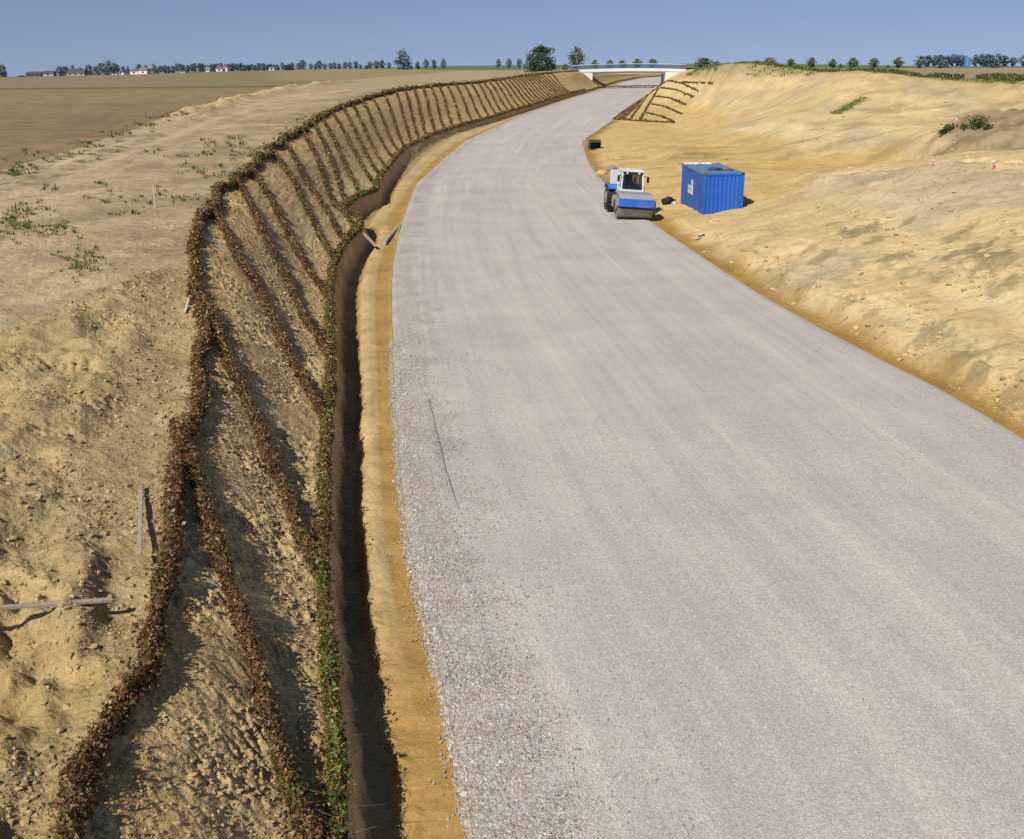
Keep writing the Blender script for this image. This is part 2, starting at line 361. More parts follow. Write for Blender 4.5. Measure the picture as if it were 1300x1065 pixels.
def empty(name, loc, rz=0, label=None, cat=None, group=None):
    o = bpy.data.objects.new(name, None); COL.objects.link(o); o.location = loc; o.rotation_euler = (0, 0, rz); o.empty_display_size = .2
    return tag(o, label, cat, group)
class MB:
    def __init__(s): s.bm = bmesh.new()
    def box(s, c, d, rot=None, bev=0.0):
        r = bmesh.ops.create_cube(s.bm, size=1); vs = r['verts']
        for v in vs: v.co = (v.co.x*d[0], v.co.y*d[1], v.co.z*d[2])
        if bev > 0:
            es = list({e for v in vs for e in v.link_edges})
            rb = bmesh.ops.bevel(s.bm, geom=es, offset=bev, segments=2, affect='EDGES', profile=.6)
            vs = list({v for f in rb['faces'] for v in f.verts} | {v for v in vs if v.is_valid})
        if rot is not None: bmesh.ops.rotate(s.bm, verts=vs, cent=(0, 0, 0), matrix=rot)
        bmesh.ops.translate(s.bm, verts=vs, vec=c); return s
    def cyl(s, a, b, r, r2=None, n=12, caps=True):
        from mathutils import Vector
        a, b = Vector(a), Vector(b); d = b-a; L = d.length
        q = bmesh.ops.create_cone(s.bm, cap_ends=caps, segments=n, radius1=r, radius2=r if r2 is None else r2, depth=L)
        m = d.to_track_quat('Z', 'Y').to_matrix()
        bmesh.ops.rotate(s.bm, verts=q['verts'], cent=(0, 0, 0), matrix=m)
        bmesh.ops.translate(s.bm, verts=q['verts'], vec=(a+b)/2); return s
    def poly(s, pts, faces):
        vs = [s.bm.verts.new(p) for p in pts]
        for f in faces: s.bm.faces.new([vs[i] for i in f])
        return s
    def prism(s, prof, x0, x1):
        """profile in (y,z), extruded in x"""
        n = len(prof); vs = [s.bm.verts.new((x, y, z)) for x in (x0, x1) for y, z in prof]
        s.bm.faces.new(vs[:n][::-1]); s.bm.faces.new(vs[n:])
        for i in range(n): s.bm.faces.new((vs[i], vs[(i+1) % n], vs[n+(i+1) % n], vs[n+i]))
        return s
    def build(s, name, m, parent=None, smooth=False):
        bmesh.ops.recalc_face_normals(s.bm, faces=s.bm.faces[:])
        me = bpy.data.meshes.new(name); s.bm.to_mesh(me); s.bm.free()
        if smooth:
            me.polygons.foreach_set('use_smooth', np.ones(len(me.polygons), bool))
            try: me.set_sharp_from_angle(angle=R(40))
            except Exception: pass
        return link(name, me, m, parent)
from mathutils import Matrix, Vector
def rotm(ax, a): return Matrix.Rotation(a, 3, ax)
#@@PART2
# ------------------------------------------------------------------ terrain meshes: left side
def logrows(a, b, step): return np.exp(np.arange(math.log(a), math.log(b), step))
rowsL = np.r_[logrows(4.6, 42, .0030), logrows(42, 452, .0085)]
nr = len(rowsL); Yc = rowsL[:, None]
def srgb(r, g, b): return np.array([((v/255+.055)/1.055)**2.4 if v > 10 else v/255/12.92 for v in (r, g, b)])
def blend(c, c2, w): return c+(np.asarray(c2)-c)*np.clip(w, 0, 1)[..., None]

# trench between gravel and slope
q = np.unique(np.r_[np.linspace(0, .8, 34), np.linspace(.8, 1, 26)])[None, :]
kn = np.interp(q, [0, .06, .52, .60, .68, .80, .84, .90, .96, 1], [-.035, -.09, -.12, -.17, -.24, -.25, -.1, .15, .42, .5])
km = np.interp(q, [0, .04, .25, .31, .40, .51, .60, .66, .80, .86, .92, .97, 1], [-.035, -.085, -.105, -.085, -.06, -.09, -.32, -.5, -.5, -.2, .2, .46, .5])
wv = .07*fbm(Yc*1.3+q*0, q*1.5+3, .8, 4, 81)+.012*fbm(Yc*5, q*2, 1, 2, 82)
qq = np.clip(q+wv*np.sin(q*math.pi), 0, 1)
w = ss(10.5, 15, Yc)
def ipq(k): return np.interp(qq.ravel(), q.ravel(), k.ravel()).reshape(qq.shape)
zz = lerp(ipq(kn), ipq(km), w); zz = np.where(zz < -.08, lerp(zz, np.maximum(zz, -.16), ss(92, 135, Yc)), zz)
# ramp of fallen earth where the trench is interrupted
rampw = np.exp(-((Yc-53.2)/1.3)**2); zz = np.where(zz < .05, lerp(zz, np.minimum(.05+0*zz, .25), rampw*.8), zz)
X = XL(Yc)-q*(XL(Yc)-XB(Yc))
damp = np.sin(np.clip(q, 0, 1)*math.pi)**.5
zz = zz+damp*(.035*fbm(X, Yc, 1.6, 4, 83)+.07*ss(.5, .6, q)*fbm(X, Yc, 1.1, 3, 90)+.035*billow(X, Yc, 4, 84, 3)*ss(.25, .5, q))+ZR(Yc)
X = X+.13*damp*ss(.68, .85, q)*fbm(Yc*2.2, zz*2.5, 1, 4, 85)+.06*damp*ss(.68, .8, q)*billow(Yc*1.0, zz*.6, 3.0, 89, 3)+.05*damp*ss(.36, .46, q)*ss(.62, .5, q)*fbm(Yc*1.5, q*0, 1, 4, 87)
Yg = np.broadcast_to(Yc, X.shape)
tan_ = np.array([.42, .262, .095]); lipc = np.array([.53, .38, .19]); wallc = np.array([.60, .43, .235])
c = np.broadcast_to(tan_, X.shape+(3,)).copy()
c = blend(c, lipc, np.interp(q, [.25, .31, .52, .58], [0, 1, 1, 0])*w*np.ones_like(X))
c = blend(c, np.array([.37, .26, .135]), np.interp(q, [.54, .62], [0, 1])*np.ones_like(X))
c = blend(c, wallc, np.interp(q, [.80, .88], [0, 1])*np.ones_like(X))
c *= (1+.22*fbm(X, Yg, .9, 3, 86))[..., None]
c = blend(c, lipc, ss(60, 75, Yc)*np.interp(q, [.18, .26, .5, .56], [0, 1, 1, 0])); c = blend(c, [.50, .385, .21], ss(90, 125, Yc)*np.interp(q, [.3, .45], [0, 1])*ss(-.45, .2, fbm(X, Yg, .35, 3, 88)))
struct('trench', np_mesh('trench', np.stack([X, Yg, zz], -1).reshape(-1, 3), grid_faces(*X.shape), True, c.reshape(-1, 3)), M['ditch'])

# planted slope
t = np.unique(np.r_[np.linspace(0, 1, 130)])[None, :]
X = XB(Yc)-t*(XB(Yc)-XT(Yc)); Yg = np.broadcast_to(Yc, X.shape)
Z = left_z(X, Yg)
c = np.broadcast_to(np.array([.56, .41, .21]), X.shape+(3,)).copy()
c = blend(c, [.50, .32, .135], ss(.5, 1.05, t+.45*fbm(X, Yg, .35, 3, 91))*.8)
c = blend(c, [.63, .48, .26], ss(0, .5, fbm(X, Yg, .5, 3, 92)))
c = blend(c, [.50, .29, .09], ss(10.3, 8.6, Yc)*ss(.35, .05, t))
c = blend(c, [.33, .26, .17], ss(.25, .6, fbm(X*.5, Yg*.25, .3, 2, 93))*.6*ss(40, 80, Yc))
c = blend(c, [.50, .365, .18], ss(60, 110, Yc)*.8*np.ones_like(X))
struct('embankment_slope', np_mesh('embankment_slope', np.stack([X, Yg, Z], -1).reshape(-1, 3), grid_faces(*X.shape), True, c.reshape(-1, 3)), M['soil'])

# bare ground between slope and field
FE = curve([(2, -23.5), (40, -24.2), (50, -24.8), (62, -26), (85, -28.5), (130, -33), (200, -36.5), (262, -37), (450, -20)], .03)
dj = np.r_[np.arange(0, 6.5, .036), 6.5+(np.linspace(0, 1, 105)[1:]**1.5)*1.0*14]
dj = dj/dj[-1]
span = XT(Yc)-FE(Yc)
dn = dj[None, :]*20.5
# true metres near the edge, stretched towards the field edge
D = np.where(dn < 8, dn, 8+(dn-8)/(20.5-8)*(np.maximum(span, 9)-8))
D = np.where(span > 9, D, dj[None, :]*span)
X = XT(Yc)-D; Yg = np.broadcast_to(Yc, X.shape); Z = left_z(X, Yg)
crest = np.interp(X, [-30, -13, -10.8, -9.2, -6], [15, 18.5, 21.5, 29.0, 34])
onm = ss(1.2, -1.5, Yg-crest)
c = np.broadcast_to(np.array([.47, .36, .215]), X.shape+(3,)).copy()
c = blend(c, [.53, .41, .26], ss(4, 8, D)*ss(17, 12, D)*(1-onm))
c = blend(c, [.30, .24, .145], ss(.0, .35, fbm(X, Yg, .22, 3, 94)+.25*ss(5, 2, D)-.1)*(1-onm)*.75)
c = blend(c, [.38, .30, .18], ss(.05, .45, fbm(X, Yg*.6, .45, 4, 99)+.12*ss(6, 1, D))*(1-onm)*.7); c = blend(c, [.455, .335, .175], onm)
c = blend(c, [.41, .30, .16], onm*ss(.15, .5, fbm(X, Yg, .5, 3, 95)))
c = blend(c, [.53, .42, .26], onm*ss(.3, .5, fbm(X, Yg, 1.1, 3, 96))*.6)
c = blend(c, [.42, .30, .12], ss(12, 8, Yg)*ss(-.3, .3, fbm(X, Yg, .7, 2, 97))*.6)
bx = np.interp(Yg, [60, 85, 130, 200, 260], [-25, -27, -31, -34.5, -33]); hp = np.exp(-((X-bx)/2.2)**2)*ss(72, 90, Yg)*ss(262, 200, Yg)
c = blend(c, [.56, .42, .23], hp)
c = blend(c, [.10, .13, .035], ss(.12, .4, fbm(X, Yg, .7, 3, 98)-.3*ss(1.5, 5, np.abs(X-FE(Yg)-1.5)))*ss(80, 60, Yg)*ss(5, 1, X-FE(Yg)))
c = blend(c, [.40, .34, .2], ss(150, 210, Yg)*.6)
struct('bare_ground', np_mesh('bare_ground', np.stack([X, Yg, Z], -1).reshape(-1, 3), grid_faces(*X.shape), True, c.reshape(-1, 3)), M['soil'])

# ploughed field to the left
def field_colour(x, y):
    c = np.broadcast_to(np.array([.268, .196, .112]), x.shape+(3,)).copy()
    c = c*(1+.25*fbm(x*.05, y*.05, 1.0, 4, 101))[..., None]
    s1 = 112+.05*(-x-60)*0+8*pn(x*.01, 0*y+.3, 4); s2 = 185+.0*x; s3 = 205+.0*x
    c = blend(c, [.20, .21, .07], np.exp(-((y-s1)/5)**2)*.5)
    c = blend(c, [.275, .22, .115], ss(s1, s1+6, y))
    c = blend(c, [.13, .15, .05], np.exp(-((y-s2)/9)**2)*.9)
    c = blend(c, [.28, .215, .14], ss(s2+4, s2+14, y))
    px = 650+F*x/(y*cp)
    c = blend(c, [.25, .218, .115], ss(205, 250, px+10*pn(px*.05, y*.004, 9))*ss(195, 205, y))
    c = blend(c, [.33, .28, .15], ss(330, 380, px)*ss(230, 260, y)*.8)
    c = blend(c, [.10, .17, .055], ss(560, 640, y)*ss(505, 560, px)*ss(2200, 1500, y)*np.ones_like(x))
    c = blend(c, [.15, .20, .09], ss(700, 900, y)*ss(800, 900, px))
    return c
g = -(np.r_[0, np.geomspace(.8, 2600, 75)])[None, :]
rF = rowsL[::3] if (nr-1) % 3 == 0 else np.r_[rowsL[::3], rowsL[-1]]
YF = rF[:, None]
X = FE(YF)+g+.25; Yg = np.broadcast_to(YF, X.shape); Z = left_z(X, Yg)
c = field_colour(X, Yg)
struct('ploughed_field', np_mesh('ploughed_field', np.stack([X, Yg, Z-.02*(g > -.1)], -1).reshape(-1, 3), grid_faces(*X.shape), True, c.reshape(-1, 3)), M['field'])

# far land
rY = np.geomspace(449, 6000, 130)[:, None]; cX = np.sinh(np.linspace(-7.4, 7.4, 260))[None, :]*6.2
X = cX*np.ones_like(rY); Yg = rY*np.ones_like(cX)
wl = ss(10, 90, X); Z = lerp(land_left(X, Yg), land_right(X, Yg), wl)+.25*fbm(X*.01, Yg*.01, 1, 2, 111)*ss(450, 600, Yg)
Z = Z-ss(1700, 6000, Yg)*14
c = field_colour(X, Yg)
c = blend(c, [.16, .21, .11], ss(720, 1200, Yg)*.85)
struct('farmland', np_mesh('farmland', np.stack([X, Yg, Z], -1).reshape(-1, 3), grid_faces(*X.shape), True, c.reshape(-1, 3)), M['field'])

# ------------------------------------------------------------------ terrain meshes: right side
rowsR = np.r_[logrows(6, 60, .0048), logrows(60, 275, .0060), logrows(275, 452, .012)]; Yc = rowsR[:, None]
dR = np.r_[np.arange(0, 3, .09), np.arange(3, 20, .17), np.arange(20, 62, .33), np.geomspace(62, 700, 40)][None, :]
X = XR(Yc)+dR+.06*fbm(Yc*2, Yc*0, 1, 3, 121)*(dR < .01); Yg = np.broadcast_to(Yc, X.shape); Z = right_z(X, Yg)
D = np.broadcast_to(dR, X.shape); past = past_crest(X, Yg)
c = np.broadcast_to(np.array([.67, .505, .275]), X.shape+(3,)).copy()
c *= (1+.16*fbm(X, Yg, .12, 3, 131))[..., None]
nn = fbm(X*.8+Yg*.3, Yg*.5-X*.3, .35, 4, 132)
vz = fbm(X*.45+Yg*.12, Z*.7, .9, 4, 143); vz2 = fbm(X*.3+Yg*.1, Z*.25, .9, 4, 144)
c = blend(c, [.56, .40, .20], ss(.0, .5, vz)*.65); c = blend(c, [.71, .57, .36], ss(.05, .5, vz2)*.6); c = blend(c, [.52, .43, .29], ss(.12, .4, fbm(X, Yg*.7, .16, 4, 145))*.7)
c = blend(c, [.64, .45, .19], ss(1.35, .75, Z-ZR(Yg)-.5*nn-.35*ss(50, 60, Yg))*ss(48, 58, Yg)*ss(230, 150, Yg)*.9)   # yellow pit floor
c = blend(c, [.62, .41, .14], np.exp(-((Yg-79-.12*(X-24))/3.2)**2)*ss(13, 17, X)*ss(34, 28, X)*.8)
yr = ridge_y(X); c = blend(c, [.475, .375, .25], ss(-1.2, .2, yr-Yg)*ss(13, 5, yr-Yg)*ss(14, 18, X)*ss(-.5, .2, nn+.25*fbm(X, Yg, .9, 3, 133)+.1)*.9)
mc = ss(1.18, .95, np.hypot((X-39.2)/10.4, (Yg-62.0)/16.5)+.16*fbm(X, Yg, .45, 4, 146)); c = blend(c, [.36, .275, .17], mc*.95); c = blend(c, [.245, .18, .10], mc*ss(.0, .35, fbm(X, Yg, .55, 4, 141))*.85)
for px_, py_, a_, b_, k_ in [(1091,294,1.5,.8,.9),(1112,306,.9,.45,.8),(1229,317,1.5,.8,.9),(1254,329,1.4,.6,.85),(1272,331,.9,.5,.7),(1218,298,1.5,.5,.7),(1141,326,1.2,.65,.85),(1047,327,.9,.6,.75),(1030,316,.6,.3,.7),(1272,363,.9,.4,.8),(1018,371,1.0,.6,.7),(991,354,.9,.5,.7),(1053,286,.8,.3,.7),(1153,282,.8,.25,.8),(1075,380,.8,.5,.6),(1180,425,.9,.6,.7),(1215,455,.9,.5,.8),(1235,480,.8,.4,.8),(1290,500,.8,.4,.8),(960,345,.7,.35,.6),(1110,395,.6,.35,.6),
    (875,197,3.2,1.6,.75),(1040,221,2.6,1.0,.7),(1010,196,1.6,.9,.6),(1045,190,1.8,.8,.6),(945,202,1.2,.8,.5),(1150,345,.7,.35,.6),(1195,350,.7,.3,.6)]:
    h_ = hit(px_, py_, 15, 140); ux, uy = .70, .72
    du, dv = (X-h_.x)*ux+(Yg-h_.y)*uy, -(X-h_.x)*uy+(Yg-h_.y)*ux
    mm_ = ss(1.0, .84, np.hypot(du/a_, dv/b_)+.95*fbm(du*1.3+px_, dv*3.2, .9, 4, 147)+.12)
    c = blend(c, [.33, .265, .15] if h_.y < 60 else [.43, .34, .16], mm_*k_)
c = blend(c, [.41, .255, .08], ss(1.6, .5, D+.6*pn(X*.6, Yg*.5, 12))*ss(200, 120, Yg))                                       # damp strip at road edge
dsh = fbm((X*.55+Yg*.35)*2.2, (Yg-X*.8)*.8, 1.0, 4, 134)
clu = ss(.0, .22, fbm(X, Yg, .22, 3, 135)+.28*np.exp(-((Yg-34)/7)**2)-.14)
damp = ss(.10, .22, dsh)*clu*ss(47, 41, Yg)*ss(1.0, 2.2, D)
c = blend(c, [.36, .275, .15], damp*.5)
c = blend(c, [.35, .27, .14], ss(.2, .4, fbm(X*.4, Yg*1.2, .35, 3, 136))*ss(70, 80, Yg)*ss(120, 100, Yg)*.6)
c = blend(c, [.36, .275, .11], np.exp(-(((X-15.5)/4.5)**2+((Yg-88)/3.0)**2))*ss(-.1, .2, nn+.2))
top = ss(2.6, .3, -past+1.3*fbm(X, Yg, .4, 3, 137))
c = blend(c, [.46, .335, .18], ss(14, 3, -past)*.55)
c = blend(c, [.15, .17, .05], top*ss(-.25, .2, fbm(X, Yg, .5, 3, 138)+.1))
c = blend(c, [.40, .33, .16], ss(6.3, 7.5, Z+.9*fbm(X, Yg, .2, 3, 142))*ss(122, 136, Yg)*ss(45, 40, X)*.9); c = blend(c, [.15, .19, .05], ss(.0, .3, fbm(X, Yg, .3, 3, 139))*ss(6.0, 7.2, Z)*ss(140, 165, Yg)*ss(45, 40, X)*.7)
cf = field_colour(X, Yg); cf = blend(cf, [.36, .285, .18], ss(0, 4, past)*ss(560, 420, Yg))
c = np.where((past > 0)[..., None], blend(cf, [.17, .18, .06], ss(5, 1, past+2*fbm(X, Yg, .4, 2, 140))), c)
V = np.stack([X, Yg, Z], -1).reshape(-1, 3); Q = grid_faces(*X.shape); cc = c.reshape(-1, 3)
fm = past.ravel()[Q].min(1) > 0
for nme, msk, mm in (('sand_bank', ~fm, 'sand'), ('stubble_field', fm, 'field')):
    v, qd, c2 = compact(V, Q[msk], cc); struct(nme, np_mesh(nme, v, qd, True, c2), M[mm])

# ------------------------------------------------------------------ road
rowsQ = np.r_[logrows(4.6, 60, .006), logrows(60, 452, .012)]; Yc = rowsQ[:, None]
tt = np.r_[np.linspace(0, .14, 16), np.linspace(.16, .9, 40), np.linspace(.92, 1, 9)][None, :]
w_ = XR(Yc)-XL(Yc)
X = XL(Yc)+.0+tt*(w_+.10); Yg = np.broadcast_to(Yc, X.shape)
edge = np.minimum(tt, 1-tt)*w_
Z = ZR(Yc)-.055*ss(.25, -.02, edge)+.008*fbm(X, Yg, .8, 3, 151)+.03*np.sin(np.clip(tt, 0, 1)*math.pi)
along = np.cumsum(np.r_[0, np.hypot(np.diff(rowsQ), np.diff(XL(rowsQ)))])[:, None]
st = np.stack([tt*w_, along*np.ones_like(tt), tt*np.ones_like(Yc)], -1)
m, nt, b = mat('crushed_stone_road')
a = attr(nt, 'st').outputs['Vector']; p = pos(nt)
sep = nd(nt, 'ShaderNodeSeparateXYZ'); nt.links.new(a, sep.inputs[0])
stv = nt.nodes.new('ShaderNodeMapping'); stv.inputs['Scale'].default_value = (1, .022, 0); nt.links.new(a, stv.inputs[0])
stv2 = nt.nodes.new('ShaderNodeMapping'); stv2.inputs['Scale'].default_value = (1, .03, 0); nt.links.new(a, stv2.inputs[0])
streak = noise(nt, stv.outputs[0], 1.1, 5, .62); streak2 = noise(nt, stv2.outputs[0], 3.2, 4, .6, .3)
big = noise(nt, p, .28, 4, .6)
c = ramp(nt, streak, [(.32, (.525, .500, .475)), (.5, (.56, .532, .503)), (.60, (.59, .553, .512)), (.74, (.645, .615, .578))])
c = mix(nt, c, ramp(nt, streak2, [(.3, (.92, .92, .925)), (.7, (1.07, 1.06, 1.05))]), 1.0, 'MULTIPLY')
c = mix(nt, c, ramp(nt, big, [(.3, (.90, .90, .91)), (.7, (1.07, 1.06, 1.04))]), 1.0, 'MULTIPLY')
vo = nd(nt, 'ShaderNodeTexVoronoi'); vo.inputs['Scale'].default_value = 42; nt.links.new(p, vo.inputs['Vector'])
vs = nd(nt, 'ShaderNodeSeparateColor'); nt.links.new(vo.outputs['Color'], vs.inputs[0])
stonec = ramp(nt, vs.outputs[0], [(0, (.50, .50, .50)), (.3, (.78, .77, .75)), (.6, (1, 1, 1)), (.9, (1.22, 1.2, 1.18)), (1, (1.5, 1.5, 1.5))])
reds = ramp(nt, vs.outputs[1], [(.93, (1, 1, 1)), (.95, (1.05, .68, .52))])
gaps = ramp(nt, vo.outputs['Distance'], [(.35, (1, 1, 1)), (.75, (.68, .66, .63))])
stonec = mix(nt, mix(nt, stonec, reds, 1.0, 'MULTIPLY'), gaps, 1.0, 'MULTIPLY')
patch = noise(nt, p, .9, 5, .65)
loose = math_(nt, 'MULTIPLY', ramp(nt, sep.outputs[0], [(0.0, (1, 1, 1)), (.55, (.8, .8, .8)), (1.0, (0, 0, 0))]), 1.0)
dist_edge = nt.nodes.new('ShaderNodeMapRange'); nt.links.new(sep.outputs[0], dist_edge.inputs[0])
dist_edge.inputs[1].default_value = .6; dist_edge.inputs[2].default_value = 2.6; dist_edge.inputs[3].default_value = 1; dist_edge.inputs[4].default_value = .0
lw = math_(nt, 'ADD', dist_edge.outputs[0], math_(nt, 'MULTIPLY_ADD', patch, 2.6, -1.42))
lw = math_(nt, 'MINIMUM', math_(nt, 'MAXIMUM', lw, .42), .95)
c = mix(nt, c, mix(nt, c, stonec, 1.0, 'MULTIPLY'), lw)
gr = noise(nt, p, 60, 3, .7); c = mix(nt, c, ramp(nt, gr, [(.3, (.86, .86, .86)), (.7, (1.1, 1.1, 1.1))]), 1.0, 'MULTIPLY')
nt.links.new(c, b.inputs['Base Color']); b.inputs['Roughness'].default_value = .92; b.inputs['Specular IOR Level'].default_value = .12
h = math_(nt, 'ADD', math_(nt, 'MULTIPLY', math_(nt, 'MULTIPLY', vo.outputs['Distance'], -1.0), lw), math_(nt, 'MULTIPLY', gr, .25))
bump(nt, b, h, .7, .02)
M['road'] = m
struct('gravel_road', np_mesh('gravel_road', np.stack([X, Yg, Z], -1).reshape(-1, 3), grid_faces(*X.shape), True, None, {'st': st.reshape(-1, 3)}), m)

# ------------------------------------------------------------------ scattered stones and clods
_ico = bmesh.new(); bmesh.ops.create_icosphere(_ico, subdivisions=1, radius=1); _iv = np.array([v.co[:] for v in _ico.verts]); _if = np.array([[v.index for v in f.verts] for f in _ico.faces]); _ico.free()
def rocks(name, P, size, colr, m, flat=.7, kind='stuff', smooth=False):
    n = len(P); v = _iv[None]*(1+rng.uniform(-.42, .42, (n, len(_iv), 1)))
    v = v*rng.uniform(.65, 1.25, (n, 1, 3))*np.array([1, 1, flat])
    a = rng.uniform(0, 2*math.pi, n); ca, sa = np.cos(a)[:, None], np.sin(a)[:, None]
    v = np.stack([v[..., 0]*ca-v[..., 1]*sa, v[..., 0]*sa+v[..., 1]*ca, v[..., 2]], -1)*size[:, None, None]+P[:, None]
    q_ = (_if[None]+(np.arange(n)*len(_iv))[:, None, None]).reshape(-1, 3)
    cc_ = np.repeat(colr, len(_iv), 0)
    o = link(name, np_mesh(name, v.reshape(-1, 3), q_, smooth, cc_), m); o['kind'] = kind; return o
m, nt, b = mat('loose_stone'); b.inputs['Roughness'].default_value = .9; b.inputs['Specular IOR Level'].default_value = .1
p = pos(nt); nt.links.new(mix(nt, attr(nt, 'col').outputs['Color'], ramp(nt, noise(nt, p, 40, 3), [(.3, (.82,)*3), (.7, (1.12,)*3)]), 1.0, 'MULTIPLY'), b.inputs['Base Color']); M['loose'] = m
# gravel along the left road edge
n = 26000; y = np.exp(rng.uniform(math.log(7.6), math.log(30), n)); off = np.abs(rng.normal(0, .55, n))-.07-.06*rng.random(n)
off = off+.05*fbm(y*2.0, y*0, 1, 3, 161)
x = XL(y)+off; s = rng.uniform(.007, .021, n)*np.where(rng.random(n) < .12, 1.6, 1)
off = np.where(rng.random(n) < .05, -rng.exponential(.09, n), off); x = XL(y)+off; keep = (off > -.40) & (rng.random(n) < np.interp(off, [-.4, -.1, .05, .5, 1.6], [.6, .8, 1, .75, .15])); x, y, s, off = x[keep], y[keep], s[keep], off[keep]
edge = off; z = np.where(off > 0, ZR(y)-.05*ss(.25, -.02, off), np.interp(off, [-.3, -.08, 0], [-.085, -.075, -.04]))+s*.25
base = rng.choice(5, len(x), p=[.42, .28, .15, .10, .05]); pal = np.array([[.40, .365, .33], [.50, .465, .425], [.33, .30, .275], [.60, .59, .55], [.42, .25, .175]])
rocks('gravel', np.stack([x, y, z], 1), s, pal[base]*rng.uniform(.85, 1.15, (len(x), 1)), M['loose'])
# scattered bigger stones on the carriageway
n = 9000; y = np.exp(rng.uniform(math.log(7.6), math.log(40), n)); f_ = rng.random(n)**1.5; x = XL(y)+.8+f_*(XR(y)-XL(y)-1.0); s = rng.uniform(.008, .02, n)
pt = fbm(x, y, .45, 3, 171)+.25*ss(4, 0, x-XL(y)); k = pt > rng.uniform(-.25, .3, n); x, y, s = x[k], y[k], s[k]
rocks('loose_stones', np.stack([x, y, ZR(y)+.02+s*.3], 1), s, pal[rng.choice(5, len(x), p=[.35, .3, .13, .17, .05])], M['loose'])
# clods on slope and mound
n = 95000; y = np.exp(rng.uniform(math.log(5.6), math.log(42), n)); u = rng.random(n)
x = np.where(u < .42, XB(y)-rng.random(n)*(XB(y)-XT(y)), XT(y)-rng.random(n)**1.2*9)
crest = np.interp(x, [-30, -13, -10.8, -9.2, -6], [15, 18.5, 21.5, 29.0, 34])
dn_ = fbm(x, y, .6, 3, 181); k = (dn_ > rng.uniform(-.45, .35, n)) & ((x > XT(y)) | (y < crest+.5)) & (x < XB(y)-.15); x, y = x[k], y[k]
s = np.minimum(.0075*(1-rng.random(len(x)))**-.52, .046)*np.interp(y, [6, 20, 42], [1, 1.05, 1.4])
z = left_z(x, y)+s*.15
cl = np.where((rng.random(len(x)) < .7)[:, None], [[.47, .35, .185]], [[.39, .29, .15]])*rng.uniform(.82, 1.15, (len(x), 1))
rocks('soil_clods', np.stack([x, y, z], 1), s*np.where((y < 12) & (x > XT(y)), .68, 1.0), cl, M['loose'], .75)
# clods on the right bank
n = 22000; y = np.exp(rng.uniform(math.log(22), math.log(105), n)); x = XR(y)+.6+rng.random(n)**1.2*np.interp(y, [22, 60, 105], [10, 30, 40])
k = fbm(x, y, .35, 3, 191) > rng.uniform(-.2, .5, n); x, y = x[k], y[k]
s = np.minimum(.02*(1-rng.random(len(x)))**-.5, .12); z = right_z(x, y)+s*.1
rocks('sand_clods', np.stack([x, y, z], 1), s, np.where((rng.random(len(x)) < .7)[:, None], [[.58, .43, .22]], [[.40, .30, .16]])*rng.uniform(.85, 1.1, (len(x), 1)), M['loose'], .6)

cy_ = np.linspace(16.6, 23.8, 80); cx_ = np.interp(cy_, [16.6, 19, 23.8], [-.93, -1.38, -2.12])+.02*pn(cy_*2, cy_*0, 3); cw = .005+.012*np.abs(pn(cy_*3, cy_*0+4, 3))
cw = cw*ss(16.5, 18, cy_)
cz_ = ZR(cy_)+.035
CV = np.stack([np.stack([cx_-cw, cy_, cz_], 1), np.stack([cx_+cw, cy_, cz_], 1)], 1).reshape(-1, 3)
struct('road_groove_strip', np_mesh('road_groove_strip', CV, grid_faces(80, 2), True), plain('groove_dark', (.26, .24, .215), .95, .3, 20))  # narrow flat dark strip drawn for a groove, no depth modelled

# ------------------------------------------------------------------ leaves
def leafset(P, size, colr, aspect=1.7, up=.35):
    """one rhombic blade per point"""
    n = len(P); a = rng.normal(size=(n, 3)); a[:, 2] = a[:, 2]*.8; a /= np.linalg.norm(a, axis=1, keepdims=True)
    b_ = rng.normal(size=(n, 3)); b_ -= (b_*a).sum(1, keepdims=True)*a; b_ /= np.linalg.norm(b_, axis=1, keepdims=True)
    s = np.asarray(size).reshape(-1, 1)*np.ones((n, 1)); nrm = np.cross(a, b_)
    v = np.stack([P-a*s*aspect*.5, P+b_*s*.5+nrm*s*.18, P+a*s*aspect*.5, P-b_*s*.5+nrm*s*.18], 1)
    return v.reshape(-1, 3), np.arange(4*n).reshape(n, 4), np.repeat(colr, 4, 0)
LEAFPAL = np.array([[.17, .098, .046], [.245, .15, .07], [.37, .27, .135], [.085, .052, .028], [.28, .125, .046]])
GREENPAL = np.array([[.10, .16, .03], [.16, .21, .045], [.07, .115, .025], [.27, .26, .06], [.34, .27, .07]])
def path_frame(P):
    T = np.gradient(P, axis=0); T /= np.linalg.norm(T, axis=1, keepdims=True); return T
